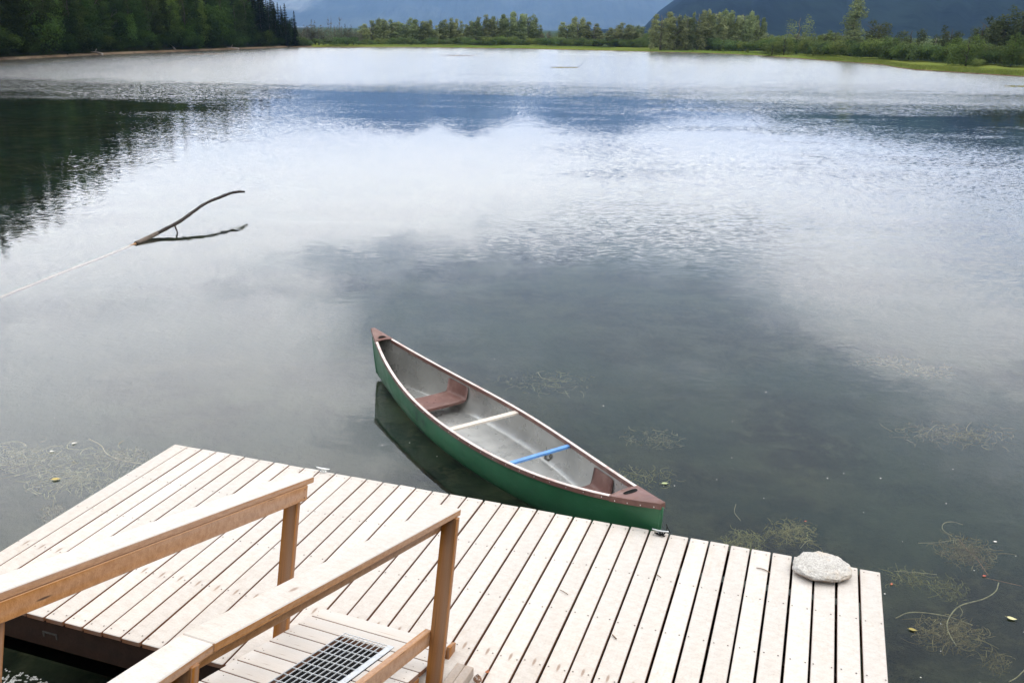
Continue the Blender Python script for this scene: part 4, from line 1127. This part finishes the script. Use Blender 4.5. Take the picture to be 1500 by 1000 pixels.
# twigs and cone on the dock
TW = plain('twig_bark', (.16, .10, .06), .8)
def twig(pts, w, label):
    mb = MB(); P = [at(a, b, ZD + .008) for a, b in pts]; tube(mb, smooth_path(P, 5), w, 6, jit=.2); o = mb.build('twig', [TW]); return tag(o, label, 'twig')
twig([(1108, 831), (1118, 833), (1128, 838)], .0035, 'thin brown twig on the planks left of the granite stone')
twig([(820, 863), (826, 866), (832, 870)], .0025, 'small twig lying on the middle planks of the dock')
twig([(897, 929), (900, 932), (903, 935)], .004, 'short dark twig piece on the front middle planks')
twig([(962, 841), (965, 843), (968, 845)], .003, 'tiny dark twig piece below the right cleat')
P = at(672, 996, ZD + .1); mb = MB()
for i in range(60):
    q = i / 60; a = i * 2.4; r = .021 * math.sin(math.pi * (q * .85 + .1)); p = Vector((r * math.cos(a), r * math.sin(a), .045 * q)); leaf(mb, p, Vector((math.cos(a), math.sin(a), .6)), .018, random.random())
o = mb.build('pine_cone', [plain('cone_scales', (.2, .1, .055), .8)]); o.location = tuple(dw(3.63, 1.995, .012)); tag(o, 'small brown pine cone on the dock beside the grey wooden block', 'pine cone')

# ------------------------------------------------------------------ sky, sun, haze
SUN_EL, SUN_AZ = R(50), R(80)           # azimuth clockwise from the view axis (+Y)
w = bpy.data.worlds.new('World'); S.world = w; w.use_nodes = True
t = NT(w.node_tree); t.n.clear()
out = t.new('ShaderNodeOutputWorld'); bg = t.new('ShaderNodeBackground')
sky = t.new('ShaderNodeTexSky', sky_type='NISHITA'); sky.sun_disc = False; sky.sun_elevation = SUN_EL; sky.sun_rotation = SUN_AZ; sky.air_density = 1.2; sky.dust_density = 2
gen = t.new('ShaderNodeTexCoord').outputs['Generated']; dv = t.vm('NORMALIZE', gen); D3 = t.xyz(dv)
el = t.m('MULTIPLY', t.m('ARCSINE', D3[2]), 57.2958); az = t.m('MULTIPLY', t.m('ARCTAN2', D3[0], D3[1]), 57.2958)
zz = t.m('ADD', t.m('MAXIMUM', D3[2], 0.0), .22)
pl = t.comb(t.m('DIVIDE', D3[0], zz), t.m('DIVIDE', D3[1], zz), 0.0)
cl = t.m('ADD', t.m('MULTIPLY', t.noise(pl, 1.7, 6, .58, dist=.5), .66), t.m('MULTIPLY', t.noise(pl, 7.5, 6, .65, dist=.4), .34))
def gauss(v, c, s): q = t.m('DIVIDE', t.m('SUBTRACT', v, c), s); return t.m('EXPONENT', t.m('MULTIPLY', t.m('MULTIPLY', q, q), -1.0))
bias = t.m('MULTIPLY', gauss(el, 7.5, 5.6), t.ramp(az, 12, 36, .40, .22))
bias = t.m('SUBTRACT', bias, t.m('MULTIPLY', t.m('MULTIPLY', gauss(el, 16.5, 4.5), gauss(az, 2, 13)), .15))
bias = t.m('ADD', bias, t.m('MULTIPLY', t.m('MULTIPLY', gauss(el, 23, 8), gauss(az, -22, 14)), .42))
bias = t.m('ADD', bias, t.m('MULTIPLY', t.m('MULTIPLY', gauss(el, 34, 8), gauss(az, -33, 14)), .28))
bias = t.m('SUBTRACT', bias, t.m('MULTIPLY', t.m('MULTIPLY', gauss(el, 29, 9), gauss(az, 16, 17)), .20))
bias = t.m('ADD', bias, t.m('MULTIPLY', t.ramp(el, 42, 60), .12))
bias = t.m('ADD', bias, t.m('MULTIPLY', t.m('MULTIPLY', gauss(el, 17, 4), gauss(az, 26, 10)), .20))
cov = t.ramp(t.m('ADD', cl, bias), .34, .84)
cloud = t.mix(t.ramp(cov, .3, 1), (9.6, 9.9, 10.0), t.mix(t.m('MULTIPLY', gauss(el, 8.5, 5.0), t.ramp(az, 10, 30, 1, .0)), t.mix(t.ramp(az, 8, 26), (23.4, 23, 22.2), (18, 17.6, 16.8)), (25.5, 24.6, 22.4)))
skyc = t.mix(t.ramp(cov, .0, .45), t.mix(.86, sky.outputs[0], (6.9, 7.3, 6.95)), cloud)
below = t.ramp(D3[2], -.02, .0)
skyc = t.mix(below, (1.0, 1.1, 1.2), skyc)
t.put(bg.inputs[0], skyc); bg.inputs[1].default_value = .10
t.l.new(bg.outputs[0], out.inputs[0])
sun = bpy.data.lights.new('sun', 'SUN'); so = bpy.data.objects.new('sun', sun); COL.objects.link(so)
sun.energy = .95; sun.angle = R(34); sun.color = (1, .95, .88)
sd = Vector((math.sin(SUN_AZ) * math.cos(SUN_EL), math.cos(SUN_AZ) * math.cos(SUN_EL), math.sin(SUN_EL)))
so.rotation_euler = sd.to_track_quat('Z', 'Y').to_euler()

m, t, out = material('haze_air'); pv = t.new('ShaderNodeVolumePrincipled')
pv.inputs['Color'].default_value = (.26, .44, .81, 1); pv.inputs['Density'].default_value = .0001; pv.inputs['Anisotropy'].default_value = 0
t.l.new(pv.outputs[0], out.inputs['Volume'])
mb = MB(); hx, y0, y1, z0, z1 = 16000, -600, 17500, -9, 1600
n0 = mb.verts([(-hx, y0, z0), (hx, y0, z0), (hx, y1, z0), (-hx, y1, z0), (-hx, y0, z1), (hx, y0, z1), (hx, y1, z1), (-hx, y1, z1)])
for f in ((0, 3, 2, 1), (4, 5, 6, 7), (0, 1, 5, 4), (1, 2, 6, 5), (2, 3, 7, 6), (3, 0, 4, 7)): mb.face([n0 + k for k in f])
HAZE = True
if HAZE: tag(mb.build('haze', [m]), kind='stuff', label='thin blue haze between the lake and the mountains', cat='haze')

# ------------------------------------------------------------------ render settings
S.render.engine = 'CYCLES'
S.view_settings.view_transform = 'Standard'; S.view_settings.look = 'None'; S.view_settings.gamma = 1; S.view_settings.exposure = 1.08
S.view_settings.use_curve_mapping = False
c = S.cycles; c.use_denoising = True; c.max_bounces = 8; c.transparent_max_bounces = 12; c.volume_bounces = 1; c.sample_clamp_indirect = 6
